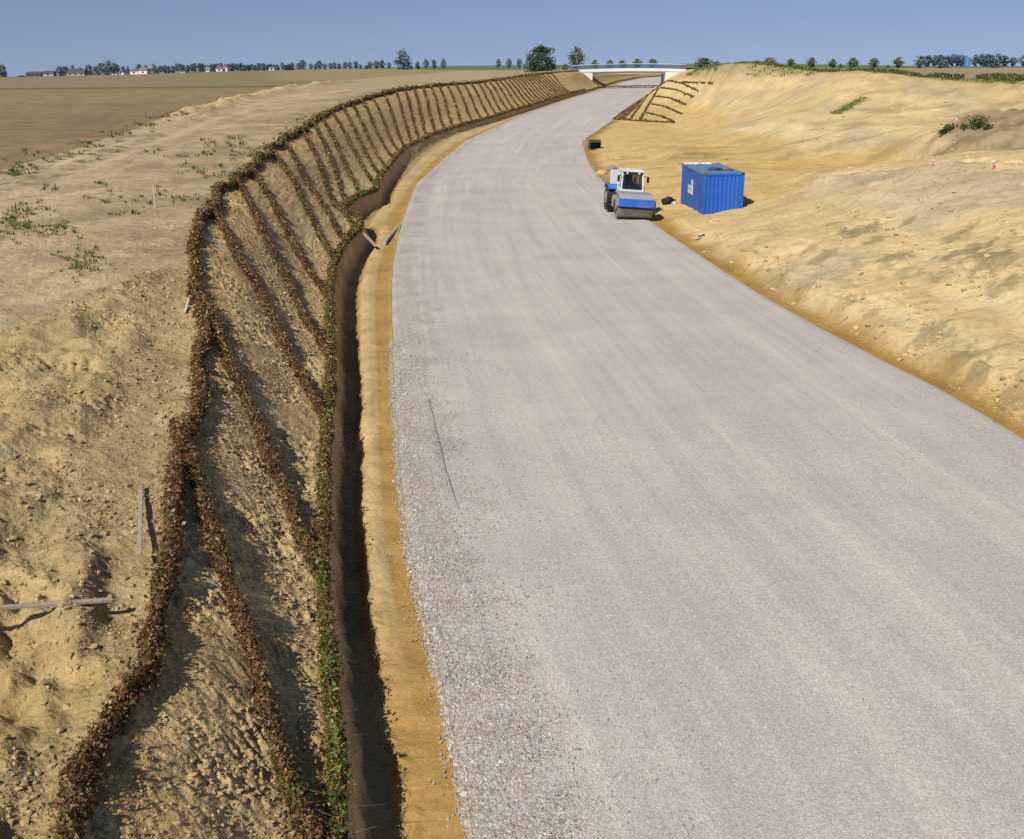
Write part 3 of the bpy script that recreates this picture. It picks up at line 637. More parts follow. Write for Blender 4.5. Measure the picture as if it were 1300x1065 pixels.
def fascine(name, P, width, height, density, lsize, green, twigs=True, lab=None, cat=None, group=None, seed=0):
    P = np.asarray(P, float); seg = np.linalg.norm(np.diff(P, axis=0), axis=1); S_ = np.r_[0, np.cumsum(seg)]; L = S_[-1]
    n = int(L*density) if not callable(density) else None
    if n is None:
        wgt = density(P[:, 1]); cw = np.r_[0, np.cumsum(.5*(wgt[1:]+wgt[:-1])*seg)]; n = int(cw[-1]); s = np.interp(rng.random(n)*cw[-1], cw, S_)
    else: s = rng.random(n)*L
    ip = lambda A, s_: np.stack([np.interp(s_, S_, A[:, i]) for i in range(A.shape[1])], 1)
    T = path_frame(P); side = np.cross(T, [0, 0, 1.0]); side /= np.linalg.norm(side, axis=1, keepdims=True)
    def prof(s_): return 1+.75*pn(s_*1.3, s_*0+seed, 5)+.5*pn(s_*4.1, s_*0+seed, 6)
    c0 = ip(P, s); sd = ip(side, s); k = prof(s)
    ph = rng.uniform(-.15, math.pi+.15, n); r = rng.uniform(.55, 1.15, n); r = np.where(rng.random(n) < .13, r*rng.uniform(1.2, 1.9, n), r); sp_g = ss(-.38, -.05, pn(s*1.9, s*0+seed+2.5, 14)); kp = rng.random(n) < .35+.65*sp_g
    W = (width(c0[:, 1]) if callable(width) else width); H = (height(c0[:, 1]) if callable(height) else height)
    Pt = c0+sd*(np.cos(ph)*r*W*.5*k)[:, None]; Pt[:, 2] += np.sin(ph)*r*H*k+.01
    LS = (lsize(c0[:, 1]) if callable(lsize) else lsize)*np.exp(rng.normal(0, .38, n))
    gsel = (green(c0[:, 1]) if callable(green) else green)+.5*pn(s*.9, s*0+seed+.5, 15)+.35*pn(s*3, s*0+seed, 16)
    isg = rng.random(n) < gsel
    col = np.where(isg[:, None], GREENPAL[rng.choice(5, n, p=[.3, .25, .2, .15, .1])], LEAFPAL[rng.choice(5, n, p=[.3, .26, .18, .14, .12])])
    if rng.random() < 2: pale = rng.random(n) < .025; col = np.where(pale[:, None], [[.45, .34, .2]], col)
    Pt, LS, col = Pt[kp], LS[kp], col[kp]
    v, q_, cl_ = leafset(Pt, LS, col)
    # dark filler core added so light does not leak through the bundle
    ns = max(3, int(L/.12)); ns = min(ns, 900); s2 = np.linspace(0, L, ns); c1 = ip(P, s2); sd1 = ip(side, s2); k1 = prof(s2)*.62
    W1 = (width(c1[:, 1]) if callable(width) else width)*np.ones(ns); H1 = (height(c1[:, 1]) if callable(height) else height)*np.ones(ns)
    an = np.linspace(-.25, math.pi+.25, 7); core = c1[:, None]+sd1[:, None]*(np.cos(an)[None, :, None]*(W1*.5*k1)[:, None, None])
    core[..., 2] += np.sin(an)[None]*(H1*k1)[:, None]+.02*rng.normal(size=(ns, 7))
    cv = core.reshape(-1, 3); cq = grid_faces(ns, 7)
    # twigs
    tn = int(min(L*38, 2600)) if twigs else 0
    parts_v, parts_q = [cv], [cq]
    if tn:
        s3 = rng.random(tn)*L; c3 = ip(P, s3); t3 = ip(T, s3); W3 = (width(c3[:, 1]) if callable(width) else width)
        d3 = t3*rng.choice([-1, 1], (tn, 1))+rng.normal(0, .35, (tn, 3)); d3[:, 2] = np.abs(d3[:, 2])*.6
        d3 /= np.linalg.norm(d3, axis=1, keepdims=True); l3 = rng.uniform(.15, .60, tn)[:, None]
        c3 = c3+rng.normal(0, 1, (tn, 3))*np.array([.25, .25, 0])*np.reshape(W3, (-1, 1)); c3[:, 2] += .1
        o3 = np.cross(d3, rng.normal(size=(tn, 3))); o3 /= np.linalg.norm(o3, axis=1, keepdims=True); o3 *= .0045
        o4 = np.cross(d3, o3)
        a0 = np.stack([c3-o3, c3+o3, c3+o3*.4+d3*l3, c3-o3*.4+d3*l3], 1); a1 = np.stack([c3-o4, c3+o4, c3+o4*.4+d3*l3, c3-o4*.4+d3*l3], 1)
        tv = np.concatenate([a0, a1]).reshape(-1, 3); parts_v.append(tv); parts_q.append(np.arange(len(tv)).reshape(-1, 4)+len(cv))
    if twigs:
        root = link(name, np_mesh(name, v, q_, False, cl_), M['leaf'])
        pv = np.concatenate(parts_v); pq = np.concatenate(parts_q)
        link('twigs', np_mesh('twigs', pv, pq, False), M['twig'], root)
    else:
        v = np.concatenate([v, cv]); q2 = np.concatenate([q_, cq+len(cl_)]); cl2 = np.concatenate([cl_, np.broadcast_to([[.085, .052, .03]], (len(cv), 3))])
        root = link(name, np_mesh(name, v, q2, False, cl2), M['leaf'])
    return tag(root, lab, cat, group)
def slope_path(yt, yb, n=60, wob=.06, seed=0, t0=1.0, t1=.03):
    u = np.linspace(0, 1, n); y = lerp(yt, yb, u)
    bow = np.sin(u*math.pi)
    x = lerp(XT(yt)-.0, XB(yb)-.08, u); x = np.minimum(x, XB(y)-.08)+wob*np.sin(u*math.pi)**.5*1.3*(pn(u*5, u*0+seed, 7)+.6*pn(u*14, u*0+seed, 8))
    y = y+wob*1.5*pn(u*4, u*0+seed, 9)
    z = left_z(x, y, False)+.02
    return np.stack([x, y, z], 1)
ORD = ['first','second','third','fourth','fifth','sixth','seventh','eighth','ninth','tenth','eleventh','twelfth','thirteenth','fourteenth','fifteenth','sixteenth','seventeenth','eighteenth','nineteenth','twentieth']
def ordn(i):
    if i < 20: return ORD[i]
    tens = {2: 'twenty', 3: 'thirty', 4: 'forty', 5: 'fifty'}[(i+1)//10]; u = (i+1) % 10
    return (tens+'-'+ORD[u-1]) if u else {30: 'thirtieth', 40: 'fortieth', 50: 'fiftieth'}[i+1]
rows = [(16.2, 6.9), (25.0, 13.5), (36.9, 20.6), (44.8, 25.6), (49.1, 33.2), (59.8, 40.5), (65.3, 44.9), (74.2, 48.4), (82, 52.4), (88, 63.0), (94.7, 68.4), (100.8, 75), (105.2, 81.5), (109.8, 89), (115, 94.8), (120, 99.5), (125.3, 104)]
yb = 104.0
while yb < 219:
    yb += 4.0; rows.append((yb+lerp(21.3, 26.5, ss(104, 170, yb)), yb))
rowgroup = 'brushwood rows running down the left slope'
for i, (yt, yb) in enumerate(rows):
    near = yb < 60
    P = slope_path(yt, yb, 90 if near else 40, .09, i*3.1)
    dens = (lambda y: np.interp(y, [6, 14, 25, 45, 80], [2300, 1700, 800, 300, 130])) if near else (110 if yb < 110 else 75)
    ls = (lambda y: np.interp(y, [6, 14, 25, 45, 80], [.025, .027, .036, .055, .08])) if near else (.085 if yb < 110 else .11)
    wdt = (lambda y: np.interp(y, [6, 25, 60], [.185, .185, .17])) if near else (.17 if yb < 110 else .2)
    hgt = (lambda y: np.interp(y, [6, 25, 60], [.20, .19, .17])) if near else .15
    gf = [.10, .10, .04, .06, .10, .30, .10, .25, .15, .42, .40, .25, .2][i] if i < 13 else .12+.1*math.sin(i*2.1)
    look = ['russet', 'red-brown', 'dry brown', 'brown', 'dark brown', 'green-flecked', 'brown', 'greenish', 'brown', 'green-leaved', 'green-leaved', 'greenish', 'brown'][i] if i < 13 else 'thin dark brown'
    fascine('brushwood_row', P, wdt, hgt, dens, ls, gf, near, '%s brushwood row running down the left slope, %s from the camera' % (look, ordn(i)), 'brushwood row', rowgroup, i*1.7)
# long edging along the top and the foot of the slope
def edge_path(kind, y0, y1, n):
    y = np.geomspace(y0, y1, n)
    if kind == 'top':
        x = XT(y)+.10+np.interp(y, [8, 18, 60, 110], [.12, .55, .7, .15])*pn(y*.26, y*0, 11)+.05*pn(y*1.7, y*0, 12); z = left_z(x, y, False)+.03
    else: x = XB(y)-.06+.05*pn(y*.6, y*0, 13); z = left_z(np.minimum(x, XB(y)-.01), y, False)+.01
    return np.stack([x, y, z], 1)
dn1 = lambda y: np.interp(y, [5, 14, 25, 45, 80, 130, 250], [2300, 1700, 800, 330, 150, 90, 60])
ls1 = lambda y: np.interp(y, [5, 14, 25, 45, 80, 130, 250], [.025, .027, .036, .055, .09, .12, .15])
fascine('brushwood_edging', edge_path('top', 5.2, 246, 700), lambda y: np.interp(y, [5, 20, 80, 250], [.20, .22, .22, .22]), lambda y: np.interp(y, [5, 30, 250], [.22, .24, .2]), dn1, ls1,
        lambda y: np.interp(y, [5, 18, 40, 50, 75, 110], [.05, .06, .15, .55, .35, .2]), True, 'long russet brushwood edging along the top rim of the left slope', 'brushwood edging', None, 3.3)
fascine('brushwood_edging', edge_path('foot', 6.5, 52.3, 400), lambda y: np.interp(y, [5, 20, 80], [.18, .21, .26]), lambda y: np.interp(y, [5, 30, 80], [.17, .2, .26]), dn1, ls1,
        lambda y: np.interp(y, [5, 9, 12, 17, 25, 45], [.62, .7, .6, .4, .45, .5]), True, 'leafy green brushwood edging at the slope foot beside the trench, nearest the camera', 'brushwood edging', None, 7.7)
fascine('brushwood_edging', edge_path('foot', 56, 246, 500), .24, .2, dn1, ls1, lambda y: np.interp(y, [56, 90, 120], [.7, .5, .2]), True,
        'long thin brushwood edging at the far slope foot, running towards the bridge', 'brushwood edging', None, 9.7)
#@@PART3
# ------------------------------------------------------------------ helpers to stand things on the ground
def far_ground(x, y):
    if y < 449: return ground(x, y)
    X_, Y_ = np.array([float(x)]), np.array([float(y)])
    return float(lerp(land_left(X_, Y_), land_right(X_, Y_), ss(10, 90, X_))[0])
def dup(root, loc, scale=None, rz=None):
    r = root.copy(); COL.objects.link(r); r.location = loc
    if scale is not None: r.scale = scale
    if rz is not None: r.rotation_euler = (0, 0, rz)
    for ch in list(root.children):
        c = ch.copy(); COL.objects.link(c); c.parent = r
    return r
MPX = cp*cp/F       # metres per pixel per metre of distance (vertical, near the horizon)

# ------------------------------------------------------------------ trees
def crown_mesh(name, seed, shape, n, leaf, cols, base=0.0):
    """leaf clumps in a unit-high volume; shape(h)->radius at height h"""
    r_ = np.random.default_rng(seed); P = []; C = []
    nc = 46
    for k in range(nc):
        h = base+(1-base)*r_.random()**.9; rad = shape(h); a = r_.uniform(0, 2*math.pi); rr = rad*math.sqrt(r_.uniform(.15, 1.0))*r_.uniform(.8, 1.12)
        c = np.array([math.cos(a)*rr, math.sin(a)*rr, h]); m = int(n/nc*r_.uniform(.5, 1.5)); sz = r_.uniform(.05, .10)*(.6+rad*1.4)
        p = c+r_.normal(size=(m, 3))*sz*np.array([1, 1, .8]); P.append(p)
        tone = r_.uniform(.65, 1.25); base_c = cols[r_.integers(len(cols))]
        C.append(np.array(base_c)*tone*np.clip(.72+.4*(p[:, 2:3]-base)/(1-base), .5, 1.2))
    P = np.concatenate(P); C = np.concatenate(C); k = P[:, 2] > base*.8; P, C = P[k], C[k]
    v, q_, c_ = leafset(P, leaf*r_.uniform(.6, 1.4, len(P)), C, 1.4)
    return np_mesh(name, v, q_, False, c_)
def trunk_mesh(name, top, r0, limbs=4, seed=1):
    r_ = random.Random(seed); mb = MB(); mb.cyl((0, 0, -.04), (0, 0, top), r0, r0*.45, 8)
    for i in range(limbs):
        a = i*2*math.pi/limbs+r_.random(); h = top*r_.uniform(.55, .95); l = r_.uniform(.12, .26)
        mb.cyl((0, 0, h), (math.cos(a)*l, math.sin(a)*l, h+l*1.1), r0*.42, r0*.15, 6)
    o = mb.build(name, M['bark']); me = o.data; bpy.data.objects.remove(o); return me
FARHAZE = [(.19, .26, .29), (.17, .24, .275), (.20, .27, .285)]  # far leaf palettes with bluish air haze painted in
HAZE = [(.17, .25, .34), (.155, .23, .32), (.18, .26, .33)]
NEARG = [(.085, .135, .065), (.105, .155, .07), (.07, .11, .06)]
OLIVE = [(.185, .23, .165), (.165, .215, .16), (.15, .195, .15)]
oval = lambda h: .36*math.sin(math.pi*min(1, max(0, (h-.2)/.8)))**.6
poplar = lambda h: .17*math.sin(math.pi*min(1, max(0, (h-.04)/.96)))**.5
dome = lambda h: .52*max(0, 1-(h)**2.2)**.5
bigs = lambda h: .55*math.sin(math.pi*min(1, max(0, (h+.12)/1.12)))**.7
KIND = {}
def kind(k, shape, n, leaf, cols, base, tr, seed):
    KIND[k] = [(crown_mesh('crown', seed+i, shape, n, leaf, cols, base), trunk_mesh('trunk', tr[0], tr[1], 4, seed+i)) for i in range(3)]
kind('avenue', oval, 700, .075, FARHAZE, .24, (.5, .030), 100)
kind('olive', oval, 800, .075, OLIVE, .12, (.4, .035), 110)
kind('poplar', poplar, 520, .070, FARHAZE, .05, (.5, .025), 120)
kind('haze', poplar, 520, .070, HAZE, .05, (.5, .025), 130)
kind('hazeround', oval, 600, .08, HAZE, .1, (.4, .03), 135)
kind('village', dome, 900, .085, FARHAZE, .02, (.4, .04), 140)
kind('broad', bigs, 4200, .045, NEARG, .03, (.55, .03), 150)
kind('bush', dome, 900, .085, OLIVE, .0, (.3, .03), 160)
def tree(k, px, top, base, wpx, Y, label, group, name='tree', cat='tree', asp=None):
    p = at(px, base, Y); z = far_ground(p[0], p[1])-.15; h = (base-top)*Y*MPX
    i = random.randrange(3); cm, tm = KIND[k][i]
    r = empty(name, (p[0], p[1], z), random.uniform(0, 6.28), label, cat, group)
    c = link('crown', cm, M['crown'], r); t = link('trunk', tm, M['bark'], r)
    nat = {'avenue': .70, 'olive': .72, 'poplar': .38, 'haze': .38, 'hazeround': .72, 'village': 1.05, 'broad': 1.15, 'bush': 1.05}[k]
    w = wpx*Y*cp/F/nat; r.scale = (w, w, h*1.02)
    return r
g = 'avenue trees along the left horizon'
av = [(380,80,89,8),(384.5,76.5,89,9),(395,80.5,88.6,5),(400.5,81,88.6,5),(406,77.5,89,7),(413,80.5,88.6,6),(419.5,80,88.8,6),(425,79.5,88.8,5),(431,81,88.7,6.5),(438,79.5,89,6.5),(444.5,79.5,88.8,6),(452.5,78.8,89,6.5),(458,82,88.8,4),(465,83,88.6,5),(470.6,79,89,7),(478.3,78,89,7.5),(485.6,77.5,89,7),(494,80,89,5)]
for i, (px, t_, b_, w_) in enumerate(av): tree('avenue', px, t_, b_, w_, 620, 'small dark tree in the avenue left of the big round tree, %s from the left' % ordn(i), g, 'avenue_tree')
tree('village', 512, 67.5, 91, 21, 560, 'large dark round tree standing alone at the right end of the left avenue', None, 'round_tree')
tree('olive', 530.5, 80, 90, 6, 580, 'small brownish tree right beside the large dark round tree', None, 'avenue_tree')
g = 'trees in front of the green rise left of the bridge'
for i, (px, t_, b_, w_) in enumerate([(541,77.8,90.5,6.5),(551.6,78,90.5,6.5),(563.5,77.5,91,6),(632.5,77,90.5,6),(646,77,90.5,6.5),(659.7,77,90.5,6.5)]):
    tree('avenue', px, t_, b_, w_, 540, 'slim tree before the green rise left of the biggest tree, %s from the left' % ordn(i), g, 'avenue_tree')
tree('broad', 688.5, 54, 88.5, 37, 330, 'biggest tree on the horizon, broad bright green clump on the bank left of the bridge', None, 'broad_tree')
tree('village', 672, 64, 88.5, 16, 335, 'lower lobe of bushy trees joined to the left flank of the biggest tree', None, 'broad_tree')
tree('bush', 717.5, 77.5, 88, 9, 340, 'small bush between the biggest tree and the tall slim tree', None, 'bush')
tree('olive', 732, 60.5, 88.5, 17, 325, 'tall slim dark tree at the left end of the white bridge', None, 'slim_tree')
g = 'trees seen above the bridge railing'
for i, (px, t_, b_, w_) in enumerate([(755.6,76,88,9),(774.5,76.3,88,9.5),(790.5,77,88,10),(809,75.3,88,10.5),(828,75.3,88,10),(866,76,84,9)]):
    tree('olive', px, t_, b_, w_, 420 if i < 5 else 340, 'small round tree behind the bridge railing, %s from the left' % ordn(i), g, 'small_tree')
tree('bush', 893.5, 69.5, 85.5, 23, 300, 'wide dark bush-like tree on the crest just right of the bridge', None, 'bushy_tree')
tree('bush', 910, 75, 84, 10, 300, 'low bush touching the right side of the wide bush-like tree', None, 'bush')
tree('bush', 931, 75, 83, 8, 300, 'small bush on the crest between the wide bush-like tree and the next rounded tree', None, 'bush')
tree('village', 976, 68.8, 83, 21, 330, 'dark rounded tree rising behind the top of the sand heap', None, 'round_tree')
g = 'row of round trees along the right field'
for i, (px, t_, b_, w_) in enumerate([(1003.5,75,86.5,10),(1030,74,87,11),(1056.7,75.5,87,10),(1082,74,87,13),(1109,74,87,12.5),(1140,73.5,87.2,12),(1167.5,72.5,87.5,15)]):
    tree('olive', px, t_, b_, w_, 420, 'round green tree in the row behind the right field, %s from the left' % ordn(i), g, 'field_tree')
tree('bush', 1067, 81, 87, 6, 430, 'tiny bush between the third and fourth round tree of the right field row', None, 'bush')
tree('bush', 1127, 82, 87, 5, 430, 'tiny bush between the fifth and sixth round tree of the right field row', None, 'bush')
tree('bush', 1198, 77, 87, 14, 430, 'yellowish green bush in front of the hazy copse on the right', None, 'bush')
tree('bush', 1262, 81, 87, 16, 440, 'low wide bush in front of the right end of the hazy copse', None, 'bush')
g = 'hazy copse on the right horizon'
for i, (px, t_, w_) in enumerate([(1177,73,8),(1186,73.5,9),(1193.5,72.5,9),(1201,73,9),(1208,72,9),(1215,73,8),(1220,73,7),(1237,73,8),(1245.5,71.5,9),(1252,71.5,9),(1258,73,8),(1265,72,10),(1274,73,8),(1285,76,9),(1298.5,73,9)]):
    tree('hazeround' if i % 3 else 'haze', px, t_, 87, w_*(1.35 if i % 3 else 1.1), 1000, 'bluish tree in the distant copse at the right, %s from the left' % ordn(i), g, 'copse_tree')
g = 'belt of dark trees around the village'
for i in range(36):
    px = 206+i*4.75+random.uniform(-1, 1); b_ = np.interp(px, [200, 300, 380], [95.5, 91.8, 90])
    tree('poplar' if i % 4 else 'avenue', px, np.interp(px, [200, 300, 380], [84.5, 82, 81])+random.uniform(-1.4, 1.8), b_, random.uniform(4.5, 7.5), 780, 'dark slender tree in the belt right of the white houses, %s from the left' % ordn(i), g, 'belt_tree')
g = 'village trees on the far left horizon'
for i, (px, t_, b_, w_) in enumerate([(-2,84,99.5,12),(5,83.5,99.5,9),(27,97,99.3,9),(77,86,98,10),(84,85.5,98,12),(94,84.2,97,10),(103,87,97,10),(114,83.5,97,9),(123,85,96.5,9),(131,81,96.5,13),(140,79,96.5,14),(148,81,96,11),(157,85,95.5,7),(163.5,84.5,95.5,4),(178,82.5,95.2,9),(186,84,95,8),(197,83,95,9)]):
    tree('village', px, t_, b_, w_, 760, 'dark leafy tree among the village roofs at the far left, %s from the left' % ordn(i), g, 'village_tree')

# ------------------------------------------------------------------ houses
M['roofdark'] = plain('dark_roof', (.10, .09, .10), .9, .2, .4); M['roofred'] = plain('red_roof', (.30, .19, .165), .9, .2, .4)
M['render'] = plain('white_render', (.80, .80, .80), .9, .05, .3); M['barn'] = plain('barn_boards', (.12, .11, .12), .9, .2, .3); M['paleren'] = plain('pale_render', (.42, .40, .38), .9, .1, .3)
M['window'] = plain('dark_window', (.06, .07, .09), .3, .1, 1)
def house(px0, px1, top, base, Y, wm, rm, label, name='house', cat='house', rz=0.0, roof=.45, gable=False):
    p = at((px0+px1)/2, base, Y); z = far_ground(p[0], p[1])-.1
    w = (px1-px0)*Y*cp/F; h = (base-top)*Y*MPX; d = max(7, w*.6) if not gable else w*1.3; eh = h*(1-roof)
    r = empty(name, (p[0], p[1], z), rz, label, cat, 'houses of the far village')
    MB().box((0, 0, eh/2-.25), (w, d, eh+.5)).build('wall', wm, r)
    e = .35
    if gable: MB().poly([(-w/2-e, -d/2-e, eh), (w/2+e, -d/2-e, eh), (0, -d/2-e, h), (-w/2-e, d/2+e, eh), (w/2+e, d/2+e, eh), (0, d/2+e, h)], [(0, 1, 2), (3, 5, 4), (0, 2, 5, 3), (1, 4, 5, 2), (0, 3, 4, 1)]).build('roof', rm, r)
    else: MB().poly([(-w/2-e, -d/2-e, eh), (w/2+e, -d/2-e, eh), (w/2+e, d/2+e, eh), (-w/2-e, d/2+e, eh), (-w/2-e, 0, h), (w/2+e, 0, h)], [(0, 1, 5, 4), (2, 3, 4, 5), (1, 2, 5), (0, 4, 3), (0, 3, 2, 1)]).build('roof', rm, r)
    n = max(1, int(w/4))
    for i in range(n): MB().box((-w/2+(i+.5)*w/n, -d/2-.03, eh*.55), (1.3, .12, min(1.4, eh*.4))).build('window', M['window'], r)
    return r
house(36, 55, 92.5, 99, 740, M['barn'], M['roofdark'], 'long dark barn left of the pale house on the far left horizon', 'barn', 'barn', 0, .5)
house(57, 70, 91.5, 98.5, 735, M['paleren'], M['roofdark'], 'pale house with a grey roof beside the dark barn', rz=.1)
house(88, 110, 88.5, 97.3, 730, M['paleren'], M['roofdark'], 'long grey-roofed farmhouse between the dark village trees', rz=0, roof=.6)
house(144, 151, 92.5, 95.7, 720, M['render'], M['roofdark'], 'smallest low white house under the tallest village tree', rz=.05, roof=.3)
house(152, 160, 91, 95.7, 722, M['render'], M['roofdark'], 'low white house right of the smallest one under the tallest village tree', rz=-.05, roof=.3)
house(167, 177, 87.6, 95.2, 718, M['render'], M['roofred'], 'bright white house with red-brown roof, left of a pair', rz=.1, roof=.4, gable=True)
house(179, 190, 87, 95, 716, M['render'], M['roofred'], 'bright white house with red-brown roof, right of a pair', rz=-.1, roof=.4)
house(231.5, 236.5, 89.5, 93.5, 700, M['render'], M['roofdark'], 'tiny white cottage in front of the dark tree belt', rz=0, roof=.35)
house(262.8, 266.5, 83.5, 92.3, 700, M['render'], M['roofred'], 'narrow tall white house rising between the trees of the belt', rz=0, roof=.25, gable=True)
house(275, 283, 82.5, 91.5, 700, M['render'], M['roofred'], 'white gabled house with red roof in the tree belt, left of two', rz=.15, roof=.45, gable=True)
house(284, 290.5, 81.5, 91.2, 702, M['render'], M['roofred'], 'white gabled house with red roof in the tree belt, right of two', rz=-.15, roof=.4, gable=True)
house(343, 349.5, 85, 90.3, 690, M['render'], M['roofred'], 'lone small white house at the right end of the tree belt', rz=0, roof=.3)
# blue silo pair
p = at(1227, 87, 900); zf = far_ground(p[0], p[1]); r = empty('silo', (p[0], p[1], zf-.1), 0, 'pale blue pair of tall silos among the hazy copse', 'silo')
M['silo'] = plain('silo_blue', (.10, .22, .48), .5, .1, .3)
MB().cyl((-1.4, 0, 0), (-1.4, 0, 8.6), 1.0, None, 14).cyl((-1.4, 0, 8.6), (-1.4, 0, 9.6), 1.0, .1, 14).build('silo_shell', M['silo'], r)
MB().cyl((1.5, 0, 0), (1.5, 0, 7.2), 1.1, None, 14).cyl((1.5, 0, 7.2), (1.5, 0, 8.2), 1.1, .1, 14).build('silo_shell', M['silo'], r)

# ------------------------------------------------------------------ bridge over the road
br = empty('road_bridge', (32.8, 289, 0), 0, 'white concrete road bridge with blue railing spanning the far end of the cutting', 'bridge')
xs = np.linspace(-15.6, 15.6, 24); cam_ = lambda x: .34*(1-(x/15.6)**2)-.05
mb = MB()
for a, b_ in zip(xs[:-1], xs[1:]):
    za, zb_ = cam_(a), cam_(b_)
    mb.poly([(a, -4, 7.12+za), (b_, -4, 7.12+zb_), (b_, -4, 7.88+zb_), (a, -4, 7.88+za), (a, 4, 7.12+za), (b_, 4, 7.12+zb_), (b_, 4, 7.88+zb_), (a, 4, 7.88+za)],
            [(0, 1, 2, 3), (5, 4, 7, 6), (3, 2, 6, 7), (1, 0, 4, 5)])
mb.build('deck', M['concwhite'], br)
MB().box((0, -3.2, 6.93), (19.9, .7, .42)).box((0, 0, 6.93), (19.9, .7, .42)).box((0, 3.2, 6.93), (19.9, .7, .42)).build('girder', M['concrete'], br)
def abut(x0, x1, nm): MB().box(((x0+x1)/2, 0, 4.9), (abs(x1-x0), 7.8, 4.4)).build(nm, M['concwhite'], br)
abut(-14.5, -9.95, 'abutment'); abut(9.95, 14.5, 'abutment')
for yy in (-3.85, 3.85):
    mb = MB(); top = MB()
    for x in np.arange(-15.5, 15.6, .30):
        z0 = 7.88+cam_(x); mb.box((x, yy, z0+.55), (.10 if abs((x+15.5) % 2.1) < .2 else .075, .05, 1.1))
    for a, b_ in zip(xs[:-1], xs[1:]):
        m_ = (a+b_)/2; mb.box((m_, yy, 7.98+cam_(m_)), (b_-a, .06, .07)); top.box((m_, yy, 9.04+cam_(m_)), (b_-a, .10, .10))
    ro = mb.build('railing', M['rail'], br); top.build('handrail', M['railtop'], ro)

# brushwood lines on the slope right of the bridge foot, and by the abutment
def line_on(pts, n=26, lift=.02):
    P = []
    for (a, b_) in zip(pts[:-1], pts[1:]):
        for u in np.linspace(0, 1, n)[:(-1 if b_ is not pts[-1] else None)]: P.append(lerp(np.array(a), np.array(b_), u))
    return np.array([[p[0], p[1], ground(p[0], p[1])+lift] for p in P])
def hp(px, py, a=110, b_=300): h_ = hit(px, py, a, b_, .0015); return (h_.x, h_.y)
g = 'brushwood lines on the fan-shaped slope right of the bridge'
fan = [([(779,152),(800,137.5),(825,119.5),(848,102.5)], 'brown brushwood edging along the road side of the fan-shaped slope'),
       ([(779,152.5),(812,154.5),(857,157)], 'brown brushwood edging along the foot of the fan-shaped slope'),
       ([(812,154),(824,133),(836,113)], 'brown brushwood line up the middle of the fan-shaped slope'),
       ([(785,152.5),(806,135)], 'short slanting brushwood line left of the middle of the fan, lowest of three'),
       ([(790,153),(815,128)], 'short slanting brushwood line left of the middle of the fan, second of three'),
       ([(799,153.5),(823,121)], 'short slanting brushwood line left of the middle of the fan, nearest the middle line'),
       ([(821,144.5),(840,149),(856,156)], 'curved brushwood rib on the right half of the fan, lowest of the ribs'),
       ([(826.6,133),(846,137),(865.5,146)], 'curved brushwood rib on the right half of the fan, second from the bottom'),
       ([(832,123.5),(850,125.5),(871,134.3)], 'curved brushwood rib on the right half of the fan, third from the bottom'),
       ([(838.5,112.3),(858,115),(880.5,123.8)], 'curved brushwood rib on the right half of the fan, fourth from the bottom'),
       ([(849,103.4),(866,107),(886.5,116.8)], 'curved brushwood rib on the right half of the fan, fifth from the bottom'),
       ([(866,105.6),(905,107)], 'level brushwood line at the top right of the fan under the grass')]
for i, (pl, lb) in enumerate(fan):
    pl = [tuple(lerp(np.array(a_, float), np.array(b_, float), u_)) for a_, b_ in zip(pl[:-1], pl[1:]) for u_ in np.linspace(0, 1, 9)[:-1]]+[pl[-1]]
    fascine('brushwood_line', line_on([hp(*p) for p in pl], 4), .13 if i in (0, 3, 4, 5) else .2, .08 if i in (0, 3, 4, 5) else .13, 70, .12, .03, False, lb, 'brushwood line', g, i*2.3)
P = np.array([[x, 276.5, ZR(276.5)+.03] for x in np.linspace(XL(276.5)+.3, XR(276.5)-1.0, 30)])
fascine('brushwood_line', P, .3, .2, 45, .12, .0, False, 'dark brushwood line lying straight across the road before the bridge', 'brushwood line', None, 5.1)
P = np.array([[lerp(22.9, XL(279)-.2, u), lerp(284.6, 278, u), lerp(5.2, ZR(278)+.15, u)] for u in np.linspace(0, 1, 20)])
for k in range(len(P)): P[k, 2] = max(ground(P[k, 0], P[k, 1])+.05, ZR(P[k, 1]))
fascine('brushwood_line', P, .34, .3, 50, .14, .15, False, 'dark brushwood line dropping from the left bridge abutment to the road', 'brushwood line', None, 6.1)

# ------------------------------------------------------------------ shipping container
ca, sa = math.cos(R(3.5)), math.sin(R(3.5)); CW, CL, CH = 2.22, 5.4, 2.40
A0 = np.array([10.57, 54.7]); ctr = A0+np.array([ca, sa])*CW/2+np.array([-sa, ca])*CL/2
ct = empty('shipping_container', (ctr[0], ctr[1], .18), R(3.5), 'blue shipping container with a white sign, half sunk in sand', 'container')
ct.rotation_euler = (R(.6), R(-.4), R(3.5))
def corr(w, h, pitch, depth):
    """ribbed sheet in local (u across, out, z)"""
    pts = []; u = -w/2; s = 0
    while u < w/2-1e-6:
        for du, o in ((0, 0), (.36, 0), (.5, 1), (.86, 1)):
            uu = u+du*pitch
            if uu < w/2: pts.append((uu, o*depth))
        u += pitch
    pts.append((w/2, 0)); return pts
def sheet(name, pts, h, z0, place, m):
    n = len(pts); V = [place(u, o, z0) for u, o in pts]+[place(u, o, z0+h) for u, o in pts]
    mb = MB(); mb.poly(V, [(i, i+1, n+i+1, n+i) for i in range(n-1)]); return mb.build(name, m, ct)
hx, hy = CW/2, CL/2
sheet('end_panel', corr(CW-.22, CH-.3, .232, .045), CH-.30, .16, lambda u, o, z: (u, -hy+.06-o+.0, z), M['contblue'])
sheet('side_panel', corr(CL-.24, CH-.3, .30, .018), CH-.30, .16, lambda u, o, z: (-hx+.045-o, u, z), M['contblue2'])
sheet('side_panel', corr(CL-.24, CH-.3, .30, .030), CH-.30, .16, lambda u, o, z: (hx-.045+o, u, z), M['contblue'])
